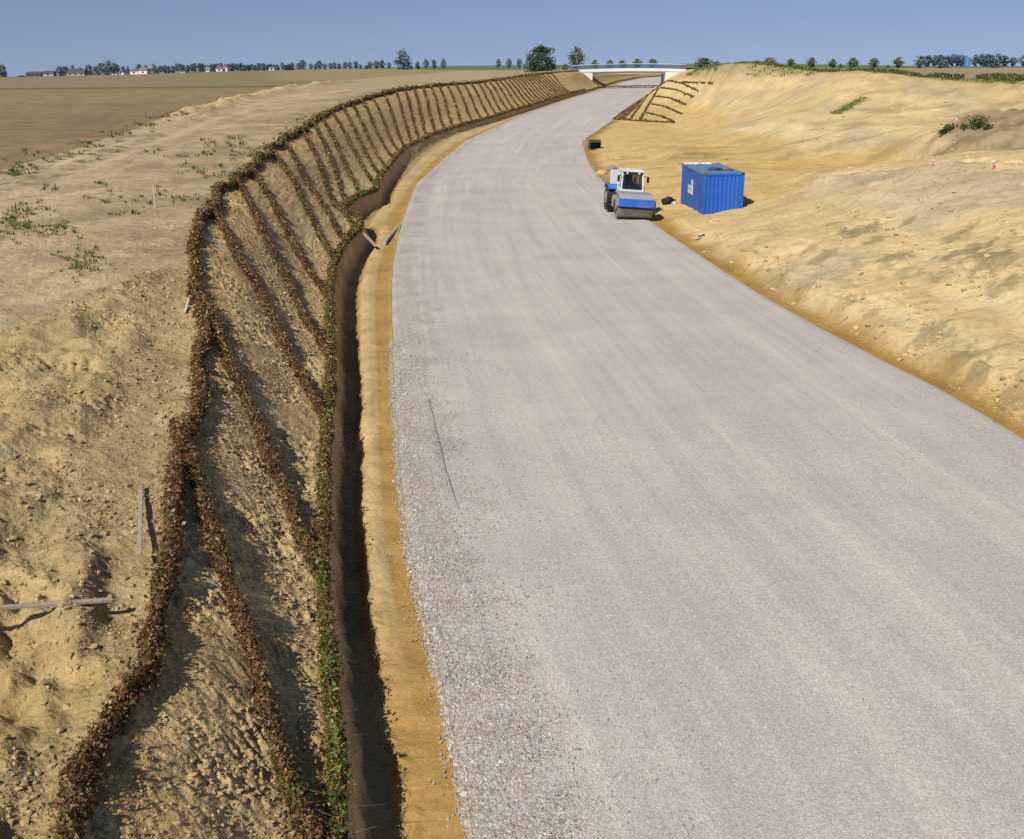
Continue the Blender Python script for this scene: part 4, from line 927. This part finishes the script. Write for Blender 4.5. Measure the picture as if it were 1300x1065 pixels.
for s in (-1, 1): 
    d_ = MB().box((s*(hx/2-.03), hy-.05, CH/2), (hx-.14, .06, CH-.34), None, .012); dd = d_.build('door', M['contblue'], ct)
    MB().cyl((s*.35, hy+.005, .15), (s*.35, hy+.005, CH-.15), .02, None, 8).build('lock_bar', M['grey'], dd)
for sx in (-1, 1):
    for sy in (-1, 1): MB().box((sx*(hx-.06), sy*(hy-.06), CH/2), (.12, .12, CH-.24), None, .012).build('corner_post', M['contblue'], ct)
    MB().box((sx*(hx-.05), 0, .09), (.095, CL-.34, .15), None, .01).build('bottom_rail', M['rust'] if sx < 0 else M['contblue'], ct)
    MB().box((sx*(hx-.05), 0, CH-.07), (.095, CL-.34, .11), None, .01).build('top_rail', M['roofblue'], ct)
for sy in (-1, 1):
    MB().box((0, sy*(hy-.05), .09), (CW-.34, .095, .15), None, .01).build('bottom_rail', M['contblue'], ct)
    MB().box((0, sy*(hy-.05), CH-.07), (CW-.34, .095, .11), None, .01).build('top_rail', M['contblue'], ct)
for sx in (-1, 1):
    for sy in (-1, 1):
        for z in (.075, CH-.055): MB().box((sx*(hx-.083), sy*(hy-.083), z), (.175, .175, .12), None, .015).build('corner_casting', M['rust'] if (z > 1 and sx < 0) else M['darkgrey'] if sx > 0 else M['roofblue'], ct)
mb = MB(); 
for k in range(18): mb.box((0, -hy+.3+k*.284, CH-.035), (CW-.2, .17, .035), None, .01)
mb.box((0, 0, CH-.065), (CW-.14, CL-.16, .03)); mb.build('roof_panel', M['roofblue'], ct)
# white sign with a smudged emblem
sg = MB().box((-hx+.005, .38, 1.17), (.02, 1.15, .46), None, .004).build('sign', M['white'], ct)
mb = MB()
for (y, z, w_, h_) in ((.38, 1.30, .9, .04), (.62, 1.17, .35, .10), (.15, 1.20, .4, .03), (.15, 1.12, .4, .03), (.45, 1.03, .6, .03)): mb.box((-hx-.008, y, z), (.008, w_, h_))
mb.build('emblem', M['grey'], sg)
s2 = MB().box((-hx+.005, .05, 1.58), (.02, .42, .36), None, .004).build('sign', M['white'], ct)
MB().box((-hx-.008, -.06, 1.58), (.008, .13, .32)).build('emblem', M['pink'], s2)
def on_cont(x, y, z): return ct.matrix_basis @ Vector((x, y, z))
bpy.context.view_layer.update()
# loose things on its roof
o = empty('foam_board', on_cont(-.35, hy-.55, CH), R(3.5), 'white broken foam boards lying on the far left roof edge of the container', 'foam board')
MB().box((-.3, .05, .06), (.9, .5, .11), rotm('Z', .1), .02).build('board', M['white'], o); MB().box((.55, .0, .05), (.6, .45, .09), rotm('Z', -.2), .02).build('board', M['white'], o); MB().box((-.05, -.35, .045), (.35, .2, .08), rotm('Z', .5), .01).build('board', M['white'], o)
def lump(name, loc, dims, m, seed, label, cat, rz=0, fold=.35, sub=4):
    bm = bmesh.new(); bmesh.ops.create_icosphere(bm, subdivisions=sub, radius=1)
    for v in bm.verts:
        c = v.co; n_ = float(fbm(np.array([c.x*1.6+seed*7]), np.array([c.y*1.6+c.z*1.3]), 1.0, 4, seed)[0])+.6*abs(float(pn(np.array([c.x*4+seed]), np.array([c.y*4-c.z*3]), seed+3)[0]))
        k = 1+fold*n_; v.co = Vector((c.x*k*dims[0]/2, c.y*k*dims[1]/2, max(-.08, c.z)*k*dims[2]))
    me = bpy.data.meshes.new(name); bm.to_mesh(me); bm.free(); me.polygons.foreach_set('use_smooth', np.ones(len(me.polygons), bool))
    o = link(name, me, m); o.location = loc; o.rotation_euler = (0, 0, rz); return tag(o, label, cat)
lump('tarpaulin', on_cont(-.05, -.9, CH-.01), (.75, .75, .13), M['darkgrey'], 3, 'dark crumpled tarpaulin on the container roof, nearer the left edge', 'tarpaulin', .3)
lump('tarpaulin', on_cont(.55, -1.3, CH-.01), (.6, .5, .09), M['rust'], 5, 'brownish crumpled tarpaulin scrap on the container roof, right of the dark one', 'tarpaulin', 1.0)

# ------------------------------------------------------------------ road roller (faces -y in its own space)
rl = empty('road_roller', (6.84, 55.7, .06), R(3.5), 'blue and white single drum road roller parked at the right road edge', 'road roller')
rl.rotation_euler = (R(.6), R(4.5), R(3.5)); rl.scale = (.95, .95, .95)
def cylx(r, x0, x1, n=40, bev=.03):
    prof = [(r-bev, x0), (r, x0+bev), (r, x1-bev), (r-bev, x1)]; mb = MB(); rings = []
    for rr, x in prof: rings.append([mb.bm.verts.new((x, math.cos(2*math.pi*i/n)*rr, math.sin(2*math.pi*i/n)*rr)) for i in range(n)])
    for a, b_ in zip(rings[:-1], rings[1:]):
        for i in range(n): mb.bm.faces.new((a[i], a[(i+1) % n], b_[(i+1) % n], b_[i]))
    mb.bm.faces.new(rings[0][::-1]); mb.bm.faces.new(rings[-1]); return mb
dr = cylx(.68, -1.05, 1.05, 56, .015).build('drum', M['steel'], rl, True); dr.location = (0, 0, .68)
MB().cyl((-1.062, 0, 0), (-1.056+.02, 0, 0), .5, None, 24).cyl((1.062, 0, 0), (1.036, 0, 0), .5, None, 24).build('drum_hub', M['darkgrey'], dr)
fr = MB(); fr.box((0, -.90, .96), (2.06, .16, .46), None, .03); fr.build('front_beam', M['blue'], rl)
MB().box((0, -.86, .66), (1.9, .10, .10)).box((0, -.79, .70), (2.0, .03, .16)).build('scraper', M['black'], rl)
for s in (-1, 1):
    MB().prism([(-.82, .78), (-.82, 1.17), (.95, 1.17), (1.1, .95), (1.1, .55), (.35, .48), (-.35, .48)], s*1.09-.05, s*1.09+.05).build('side_yoke', M['grey'], rl)
    MB().cyl((s*1.14, 0, .74), (s*1.20, 0, .74), .26, None, 20).build('drum_motor', M['darkgrey'], rl)
MB().prism([(-.81, 1.16), (-.42, 1.40), (.94, 1.42), (.94, 1.38), (-.41, 1.36), (-.79, 1.13)], -1.02, 1.02).build('front_deck', plain('dusty_grey_paint', (.33, .34, .36), .55, .2, 3, dirt=(.36, .31, .22)), rl)
MB().box((0, 1.45, .75), (.5, .9, .5), None, .05).build('articulation', M['darkgrey'], rl)
# cab
cb = MB().prism([(1.0, 1.18), (1.0, 1.50), (1.12, 1.5), (2.35, 1.5), (2.35, 1.18)], -.70, .70).build('cab_body', M['white'], rl)
MB().box((0, .985, 1.33), (.34, .03, .10)).build('grille', M['black'], cb)
MB().box((0, .99, 1.195), (1.3, .05, .04)).build('cab_step', M['darkgrey'], cb)
def post(a, b_, m='white', r=.045): return MB().cyl(a, b_, r, None, 8).build('cab_post', M[m], rl)
for s in (-1, 1):
    post((s*.66, 1.03, 1.45), (s*.60, 1.32, 2.5)); post((s*.66, 2.3, 1.45), (s*.60, 2.2, 2.5)); post((s*.66, 1.75, 1.47), (s*.60, 1.8, 2.5), 'white', .03)
MB().box((0, 1.76, 2.56), (1.34, 1.16, .12), None, .04).build('cab_roof', M['white'], rl)
MB().poly([(-.58, 1.06, 1.53), (.58, 1.06, 1.53), (.54, 1.31, 2.48), (-.54, 1.31, 2.48)], [(0, 1, 2, 3)]).build('windscreen', M['glass'], rl)
MB().box((0, 1.245, 2.42), (1.14, .06, .13), rotm('X', -.26)).build('sun_visor', M['black'], rl)
for s in (-1, 1):
    MB().poly([(s*.655, 1.1, 1.52), (s*.655, 2.25, 1.52), (s*.605, 2.2, 2.48), (s*.605, 1.36, 2.48)], [(0, 1, 2, 3)]).build('side_window', M['glass'], rl)
    h_ = MB().cyl((s*.36, 1.16, 2.44), (s*.36, 1.22, 2.44), .055, None, 14).build('work_light', M['white'], rl)
    MB().cyl((s*.66, 1.12, 2.3), (s*.86, 1.02, 2.3), .015, None, 6).build('mirror_arm', M['black'], rl); MB().box((s*.88, 1.02, 2.12), (.15, .06, .36), None, .02).build('mirror', M['black'], rl)
MB().poly([(-.56, 2.28, 1.55), (.56, 2.28, 1.55), (.52, 2.22, 2.46), (-.52, 2.22, 2.46)], [(0, 1, 2, 3)]).build('rear_window', M['glass'], rl)
st_ = MB().box((-.1, 1.85, 1.62), (.5, .48, .16), None, .05).build('seat', M['black'], rl); MB().box((-.1, 2.1, 1.95), (.48, .12, .6), None, .05).build('seat_back', M['black'], st_)
MB().cyl((-.1, 1.25, 1.5), (-.1, 1.42, 1.86), .05, None, 8).cyl((-.1, 1.40, 1.86), (-.1, 1.43, 1.88), .19, None, 18).build('steering_wheel', M['black'], rl)
MB().box((.0, 1.2, 1.58), (1.1, .16, .16), None, .03).build('dashboard', M['darkgrey'], rl)
# rear frame swings slightly left
rear = rotm('Z', R(0))
MB().prism([(2.38, .62), (2.38, 1.58), (3.9, 1.55), (4.35, 1.3), (4.45, .65)], -.72, .46).build('engine_body', M['blue'], rl)
for xw in (-.90, .72):
    ty = cylx(.74, -.28, .28, 40, .10)
    for k in range(20):
        a = k*2*math.pi/20
        for s in (-1, 1): ty.box((s*.14, math.cos(a+s*.08)*.745, math.sin(a+s*.08)*.745), (.27, .07, .05), Matrix.Rotation(a, 3, 'X') @ Matrix.Rotation(math.pi/2, 3, 'X') if False else Matrix.Rotation(a-math.pi/2, 3, 'X'))
    w_ = ty.build('rear_wheel', M['tyre'], rl, True); w_.location = (xw, 3.15, .74)
    s = -1 if xw < 0 else 1
    MB().cyl((s*.25, 0, 0), (s*.29, 0, 0), .36, None, 24).cyl((s*.28, 0, 0), (s*.34, 0, 0), .14, None, 16).build('wheel_rim', M['grey'], w_)
    MB().prism([(2.35, 1.35), (2.55, 1.58), (3.75, 1.58), (4.0, 1.3), (4.0, 1.24), (3.7, 1.50), (2.6, 1.50), (2.42, 1.30)], xw-.30, xw+.30).build('mudguard', M['blue'], rl)
hd = MB().box((0, 0, .42), (1.15, .06, .86), None, .03).build('raised_hood', M['offwhite'], rl); hd.location = (-.52, 2.62, 1.60); hd.rotation_euler = (R(-14), 0, 0)
MB().cyl((-.9, 2.75, 1.58), (-.9, 2.72, 2.1), .02, None, 8).build('hood_strut', M['grey'], rl)
mb = MB()
for k in range(3): mb.box((-.86-.06*k*0, 1.5+.02*k, .55+.3*k), (.34, .42, .04))
mb.box((-1.02, 1.32, .86), (.03, .04, .7)).box((-1.02, 1.7, .86), (.03, .04, .7)); mb.build('cab_steps', M['darkgrey'], rl)

MB().cyl((.5, 1.02, 1.25), (.62, .7, 1.43), .03, None, 8).cyl((.3, 1.02, 1.25), (.25, .6, 1.43), .03, None, 8).build('hydraulic_hose', M['darkgrey'], rl)
MB().cyl((.42, 2.7, 1.5), (.42, 2.7, 2.1), .05, None, 10).build('exhaust_pipe', M['darkgrey'], rl)

# ------------------------------------------------------------------ site odds and ends
# excavator bucket on the sand
p = hit(753, 190); bk = empty('excavator_bucket', (p.x+.15, p.y, p.z-.03), R(8), 'black excavator bucket lying on the sand beyond the road roller', 'excavator bucket')
prof = [(math.cos(a)*.62, .05+math.sin(a)*.92) for a in np.linspace(0, math.pi*.72, 10)]; inn = [(y*.9, .05+(z-.05)*.9) for y, z in prof][::-1]
MB().prism(prof+inn, -.52, .52).build('bucket_shell', M['darkgrey'], bk)
for s in (-1, 1): MB().prism([(.62, .05)]+prof[1:]+[(-.35, .10)], s*.55-.02, s*.55+.02).build('side_plate', M['darkgrey'], bk)
mb = MB(); mb.box((0, -.40, .05), (1.16, .34, .05))
for k in range(5): mb.box((-.46+k*.23, -.62, .045), (.09, .18, .05), None, .01)
mb.build('cutting_edge', M['rust'], bk); MB().box((-.2, .55, .75), (.05, .3, .34)).box((.2, .55, .75), (.05, .3, .34)).build('lug', M['darkgrey'], bk)
p = hit(741, 188); o = empty('wooden_block', (p.x, p.y+.1, p.z), R(5), 'upright brown wooden block beside the excavator bucket', 'block'); MB().box((0, 0, .36), (.30, .25, .80), rotm('Y', .06), .02).build('block', M['wood'], o)
def plank(name, a, b_, w, t_, m, label, cat='plank', roll=0):
    a, b_ = Vector(a), Vector(b_); d = b_-a; L_ = d.length
    mb = MB(); mb.box((0, 0, 0), (L_, w, t_), rotm('X', roll), t_*.18)
    for v in mb.bm.verts: v.co.z += .01*math.sin(v.co.x/L_*3)
    o = mb.build(name, m); o.location = (a+b_)/2; o.rotation_euler = d.to_track_quat('X', 'Z').to_euler(); return tag(o, label, cat)
up = lambda v, z: Vector((v.x, v.y, v.z+z))
plank('plank', up(hit(745, 213.5), .05), up(hit(759, 213.5), .06), .16, .05, M['palewood'], 'short pale plank on the sand edge left of the road roller cab')
a, b_ = hit(760, 225), hit(778, 230); plank('board', up(a, .10), up(b_, .09), .06, .24, M['wood'], 'brown board on edge in the sand just left of the road roller', 'board', .2)
lump('cloth_bundle', hit(777, 216), (.8, .6, .36), plain('faded_cloth', (.28, .25, .33), .9, .3, 3), 9, 'faded purple cloth bundle on the sand behind the road roller', 'cloth')
lump('sand_heap', hit(764, 221), (.9, .9, .30), plain('heap_sand', (.62, .42, .15), .95, .2, 4, 0, .02), 14, 'small yellow heap of sand beside the brown board', 'sand heap', 0, .25)
p = hit(849, 258.5); lump('plastic_sack', (p.x, p.y, p.z), (.82, .5, .34), M['black'], 21, 'crumpled black plastic sack on the sand between roller and container', 'sack', .35, .5)
p = hit(853.5, 259); lump('stone', (p.x+.08, p.y-.28, p.z), (.34, .26, .18), plain('pinkish_stone', (.62, .48, .42), .9, .2, 5), 24, 'pale pinkish stone lying against the black plastic sack', 'stone', 0, .2, 3)
p = hit(891, 303); o = empty('scrap_pile', (p.x, p.y, p.z), .2, 'small pile of grey scrap sheets and offcuts on the near sand bank', 'scrap pile')
MB().box((-.22, 0, .05), (.42, .26, .03), rotm('Y', .2)).build('sheet', M['offwhite'], o); MB().box((.16, .1, .07), (.55, .12, .05), rotm('Z', .5)).build('offcut', M['grey'], o)
MB().box((.25, -.05, .10), (.5, .05, .05), rotm('Z', -.3)).box((.1, .16, .13), (.4, .06, .04), rotm('Z', .9)).build('offcut', M['darkgrey'], o); MB().cyl((-.1, .18, .06), (.42, .24, .10), .045, None, 10).build('offcut', M['black'], o)
# drain pipe and board over the trench
pp = [Vector(at(px, py, Y)) for px, py, Y in ((504, 287, 53.0), (499.5, 291, 51.8), (493.5, 298, 50.0), (488, 306, 48.2))]
mb = MB()
for v in pp: v.z = ground(v.x, v.y) if v.x > XL(v.y) else ZR(v.y)-.10
for v in pp: v.z += .10
for a, b_ in zip(pp[:-1], pp[1:]): mb.cyl(a, b_, .085, None, 14)
o = mb.build('drain_pipe', plain('pipe_plastic', (.46, .48, .47), .45, .15, 3), None, True); tag(o, 'pale grey bent drain pipe lying on the sand strip beside the road', 'pipe')
yb_ = 50.0; a = Vector((XB(yb_)-.25, yb_, ZB(yb_)+.16)); b_ = Vector(at(477.5, 313.5, 46.6)); b_.z = .10
plank('board', a, b_, .16, .045, plain('ochre_wood', (.46, .33, .17), .8, .3, 5), 'long pale board laid across the trench at the gap in the edging', 'board')
# planks on the mound
a, b_ = hit(180, 622), hit(180, 722); plank('plank', up(a, .10), up(b_, .20), .055, .035, M['wood'], 'grey weathered plank lying upright-wise on the clods left of the russet edging')
a, b_ = hit(-70, 797), hit(147, 786); plank('plank', up(a, .22), up(b_, .26), .065, .04, M['wood'], 'long grey plank reaching in from the left edge over the spoil mound')
a, b_ = hit(242, 383), hit(235, 399); plank('plank', up(a, .16), up(b_, .03), .05, .03, M['palewood'], 'short stick leaning out of the mound beside the top edging')
# survey stakes
def stake(px, top, base, m, label, name='survey_stake', w=.05, group=None, cap=None):
    p = hit(px, base); f = p.y*cp+(CZ-p.z)*sp; h_ = (base-top)*f/F/.97
    o = empty(name, (p.x, p.y, p.z-.12), random.uniform(0, 1), label, 'stake', group); o.rotation_euler = (random.uniform(-.03, .03), random.uniform(-.03, .03), .3)
    MB().box((0, 0, (h_+.12)/2), (w, w*.7, h_+.12), None, w*.1).build('stake', m, o)
    if cap: MB().box((0, 0, h_*.93+.06), (w*1.5, w*1.3, h_*.22)).build('marker_tape', cap, o)
    return o
g = 'wooden survey stakes on the left bank'
stake(197, 237, 264, M['palewood'], 'pale survey stake on bare ground left of the slope, nearest the camera', group=g, w=.06)
stake(303, 171, 194, M['palewood'], 'pale survey stake standing in a green weed patch left of the slope', group=g, w=.06)
stake(363.5, 146, 157, M['pink'], 'short faded reddish survey stake by the slope rim, farthest of the left stakes', group=g, w=.08)
g = 'red-white survey stakes on the right mounds'
stake(1213, 151, 163, M['pink'], 'pink survey stake on top of the dark mound among the shrubs', group=g, w=.06, cap=M['white'])
stake(1184, 202, 211.5, M['pink'], 'pink survey stake at the left foot of the dark mound', group=g, w=.06, cap=M['white'])
stake(1260, 203, 217, M['pink'], 'pink survey stake on the ridge at the right edge, in front of the dark mound', group=g, w=.06, cap=M['white'])

# ------------------------------------------------------------------ shrubs, weeds, grass
def shrub(px, base, hpx, wpx, label, cols, n=260):
    p = hit(px, base); f = p.y*cp+(CZ-p.z)*sp; h_ = hpx*f/F; w_ = wpx*f/F
    r = empty('shrub', (p.x, p.y, p.z), 0, label, 'shrub', 'green shrubs on the right mound')
    a = rng.normal(size=(n, 3))*np.array([w_*.26, w_*.26, h_*.24])+np.array([0, 0, h_*.5]); a[:, 2] = np.abs(a[:, 2])
    cidx = np.array(cols)[rng.integers(0, len(cols), n)]*rng.uniform(.7, 1.3, (n, 1)); v, q_, c_ = leafset(a, .11, cidx, 2.0)
    link('foliage', np_mesh('foliage', v, q_, False, c_), M['leaf'], r)
    mb = MB()
    for k in range(7): mb.cyl((0, 0, -.1), (random.uniform(-.4, .4)*w_, random.uniform(-.3, .3)*w_, h_*random.uniform(.6, 1)), .018, .006, 5)
    mb.build('stem', M['bark'], r)
SH = [(.10, .16, .04), (.13, .19, .05), (.08, .12, .035), (.18, .20, .07)]
shrub(1240, 164.5, 14, 17, 'biggest leafy shrub on top of the dark mound at right', SH, 420)
shrub(1253, 164.5, 6, 10, 'low shrub touching the right side of the biggest one', SH, 160)
shrub(1223, 165, 6, 8, 'small shrub between the pink stake and the biggest shrub', SH, 140)
shrub(1207, 167.5, 9, 15, 'spiky low shrub at the foot of the pink stake on the dark mound', SH, 260)
shrub(1196, 172, 7, 9, 'sparse shrub on the left shoulder of the dark mound', SH, 130)
def tufts(name, pts, label, cols, hgt, wid, per, seed, m='leaf'):
    r_ = np.random.default_rng(seed); n = len(pts); P = np.repeat(pts, per, 0); k = len(P)
    H = np.repeat(hgt*np.ones(n), per)*r_.uniform(.5, 1.2, k); W_ = np.repeat(wid*np.ones(n), per)
    a = r_.uniform(0, 2*math.pi, k); rr = np.sqrt(r_.random(k)); lean = r_.uniform(.15, .75, k)
    b0 = P+np.stack([np.cos(a)*rr*W_*.5, np.sin(a)*rr*W_*.5, np.zeros(k)], 1); tip = b0+np.stack([np.cos(a)*lean*H, np.sin(a)*lean*H, H], 1)
    sd_ = np.stack([-np.sin(a), np.cos(a), np.zeros(k)], 1)*(H*.17)[:, None]; mid = lerp(b0, tip, .45)+np.array([0, 0, .05])*H[:, None]
    v = np.stack([b0, mid+sd_, tip, mid-sd_], 1).reshape(-1, 3); c_ = np.array(cols)[r_.integers(0, len(cols), n)]
    c_ = np.repeat(np.repeat(c_, per, 0)*r_.uniform(.65, 1.35, (k, 1)), 4, 0)
    o = link(name, np_mesh(name, v, np.arange(4*k).reshape(k, 4), False, c_), M[m]); o['kind'] = 'stuff'; o['label'] = label; return o
def near_px(lst, n, sx, sy):
    out = []
    for (px, py, w_, h_, c_) in lst:
        for _ in range(c_):
            p = hit(px+random.gauss(0, w_), py+random.gauss(0, h_), 8, 200, .006)
            if p.x < XT(p.y)+.3 or p.x > XR(p.y)+.5: out.append(p[:])
    return np.array(out)
WG = [(.10, .18, .035), (.13, .21, .045), (.17, .21, .06), (.22, .22, .09)]
wl_ = [(15,285,10,6,40),(35,290,12,5,46),(22,272,8,5,16),(80,288,9,3,18),(105,332,16,9,75),(92,345,10,4,20),(45,270,9,4,10),(70,298,14,4,18),(62,240,9,2,12),(45,262,12,4,14),(110,253,5,2,6),(130,235,8,3,6),
       (238,200,9,2,14),(262,197,5,2,10),(230,252,14,3,18),(250,218,20,4,16),(302,176,7,1.5,22),(320,196,14,2.5,18),(262,181,6,2,8),(300,185,16,4,14),(165,262,18,10,16),(205,245,20,8,14),(30,215,20,5,34),(70,200,20,4,30),(110,185,18,3,24),(150,172,16,2.5,20),(185,160,14,2,22),(205,150,10,1.5,14),(215,147,12,2,16),(235,145,10,1.5,10),(5,300,8,5,16),(120,205,5,1,3),(135,250,16,5,10),(183,196,16,2.5,6)]
wp = near_px(wl_, 0, 0, 0); tufts('weeds', wp, 'scattered green weeds on the bare ground and along the field edge', WG, np.clip(wp[:, 1]*.0034, .06, .19)*rng.uniform(.4, 1.3, len(wp)), np.clip(wp[:, 1]*.006, .12, .36), 9, 5)
# taller green along the rim of the slope and at the far bank
y = np.r_[rng.uniform(42, 62, 150), rng.uniform(60, 130, 160), rng.uniform(130, 250, 230)]; x = XT(y)-.25-rng.random(len(y))**2*np.where(y < 62, 1.6, np.where(y < 130, 1.2, 6))
k = pn(x*.18, y*.12, 5) > np.where(y < 62, -.3, .0); x, y = x[k], y[k]; z = left_z(x, y)
tufts('rim_grass', np.stack([x, y, z], 1), 'green grass fringe along the upper rim of the left slope', WG, np.where(y < 62, .11, .22)*rng.uniform(.4, 1.4, len(y)), np.where(y < 62, .3, .6), 8, 6)
# grass along the right crest
n = 6500; x = rng.uniform(30, 62, n); cyv = crest_y(x); y = cyv+rng.normal(0, 1, n)*np.where(x < 37, 2.0, 1.0)+.6
x2 = rng.uniform(27, 41, 5200); y2 = rng.uniform(128, 250, 5200); x = np.r_[x, x2]; y = np.r_[y, y2]
k = (pn(x*.35, y*.35, 25) > -.16) & ((past_crest(x, y) > -3) | ((right_z(x, y) > 6.7) & (pn(x*.13, y*.09, 27) > -.12))) & (x > XR(y)+6); x, y = x[k], y[k]; z = right_z(x, y)
GG = [(.15, .20, .06), (.20, .24, .075), (.25, .26, .09), (.34, .31, .15), (.12, .17, .05)]
tufts('crest_grass', np.stack([x, y, z], 1), 'uneven green grass along the crest of the sand bank', GG, np.where(x > 44, .36, .26)*rng.uniform(.4, 1.5, len(x)), .8, 9, 7)
gp = near_px([(lerp(1062, 1097, u_), lerp(144.5, 126, u_), 2.4, .8, int(26-14*u_)) for u_ in np.linspace(0, 1, 9)], 0, 0, 0); tufts('grass_patch', gp, 'bright green grass strip on the upper face of the sand bank', [(.16, .27, .05), (.20, .30, .07), (.24, .30, .10)], .18, .9, 9, 8)
# ------------------------------------------------------------------ light, sky, camera
SUN_EL, SUN_AZ = 45.0, 36.0     # azimuth measured from straight behind the camera towards the left
sd = Vector((-math.sin(R(SUN_AZ))*math.cos(R(SUN_EL)), -math.cos(R(SUN_AZ))*math.cos(R(SUN_EL)), math.sin(R(SUN_EL))))
L = bpy.data.lights.new('sun', 'SUN'); L.energy = 4.45; L.angle = R(.53); L.color = (1.0, .94, .84)
lo = bpy.data.objects.new('sun', L); COL.objects.link(lo); lo.rotation_euler = sd.to_track_quat('Z', 'Y').to_euler(); lo.location = (-40, -30, 60)
W = bpy.data.worlds.new('World'); S.world = W; W.use_nodes = True; nt = W.node_tree
bg = nt.nodes['Background']; sky = nt.nodes.new('ShaderNodeTexSky'); sky.sky_type = 'NISHITA'; sky.sun_disc = False
sky.sun_elevation = R(SUN_EL); sky.sun_rotation = math.atan2(sd.x, sd.y); sky.air_density = 1.3; sky.dust_density = .6; sky.ozone_density = 2.5
tc = nt.nodes.new('ShaderNodeTexCoord'); ad = nt.nodes.new('ShaderNodeVectorMath'); ad.operation = 'ADD'; ad.inputs[1].default_value = (0, 0, .16)
nt.links.new(tc.outputs['Generated'], ad.inputs[0]); nt.links.new(ad.outputs[0], sky.inputs[0])
sp_ = nt.nodes.new('ShaderNodeSeparateXYZ'); nt.links.new(tc.outputs['Generated'], sp_.inputs[0])
tint = ramp(nt, sp_.outputs[2], [(0.0, (1, 1, 1)), (1, (1, 1, 1))])
mr = nt.nodes.new('ShaderNodeMapRange'); mr.interpolation_type = 'SMOOTHSTEP'; nt.links.new(sp_.outputs[2], mr.inputs[0])
for i_, v_ in enumerate((0.0, .45, 1.0, 0.0)): mr.inputs[i_+1].default_value = v_
hz = mix(nt, (1, 1, 1), (1.55, 1.42, 1.68), mr.outputs[0])
nt.links.new(mix(nt, sky.outputs[0], hz, 1.0, 'MULTIPLY'), bg.inputs['Color']); bg.inputs['Strength'].default_value = .055
cam = bpy.data.cameras.new('camera'); co = bpy.data.objects.new('camera', cam); COL.objects.link(co); S.camera = co
cam.sensor_width = 36; cam.lens = F/1300*36; cam.clip_end = 12000; cam.clip_start = .1
co.matrix_world = Matrix.Translation((0, 0, CZ)) @ (Matrix.Rotation(math.pi/2-PITCH, 4, 'X') @ Matrix.Rotation(-ROLL, 4, 'Z'))
S.view_settings.view_transform = 'Standard'; S.view_settings.look = 'None'; S.view_settings.exposure = 0; S.view_settings.gamma = 1
S.cycles.max_bounces = 5; S.cycles.diffuse_bounces = 2; S.cycles.use_denoising = True
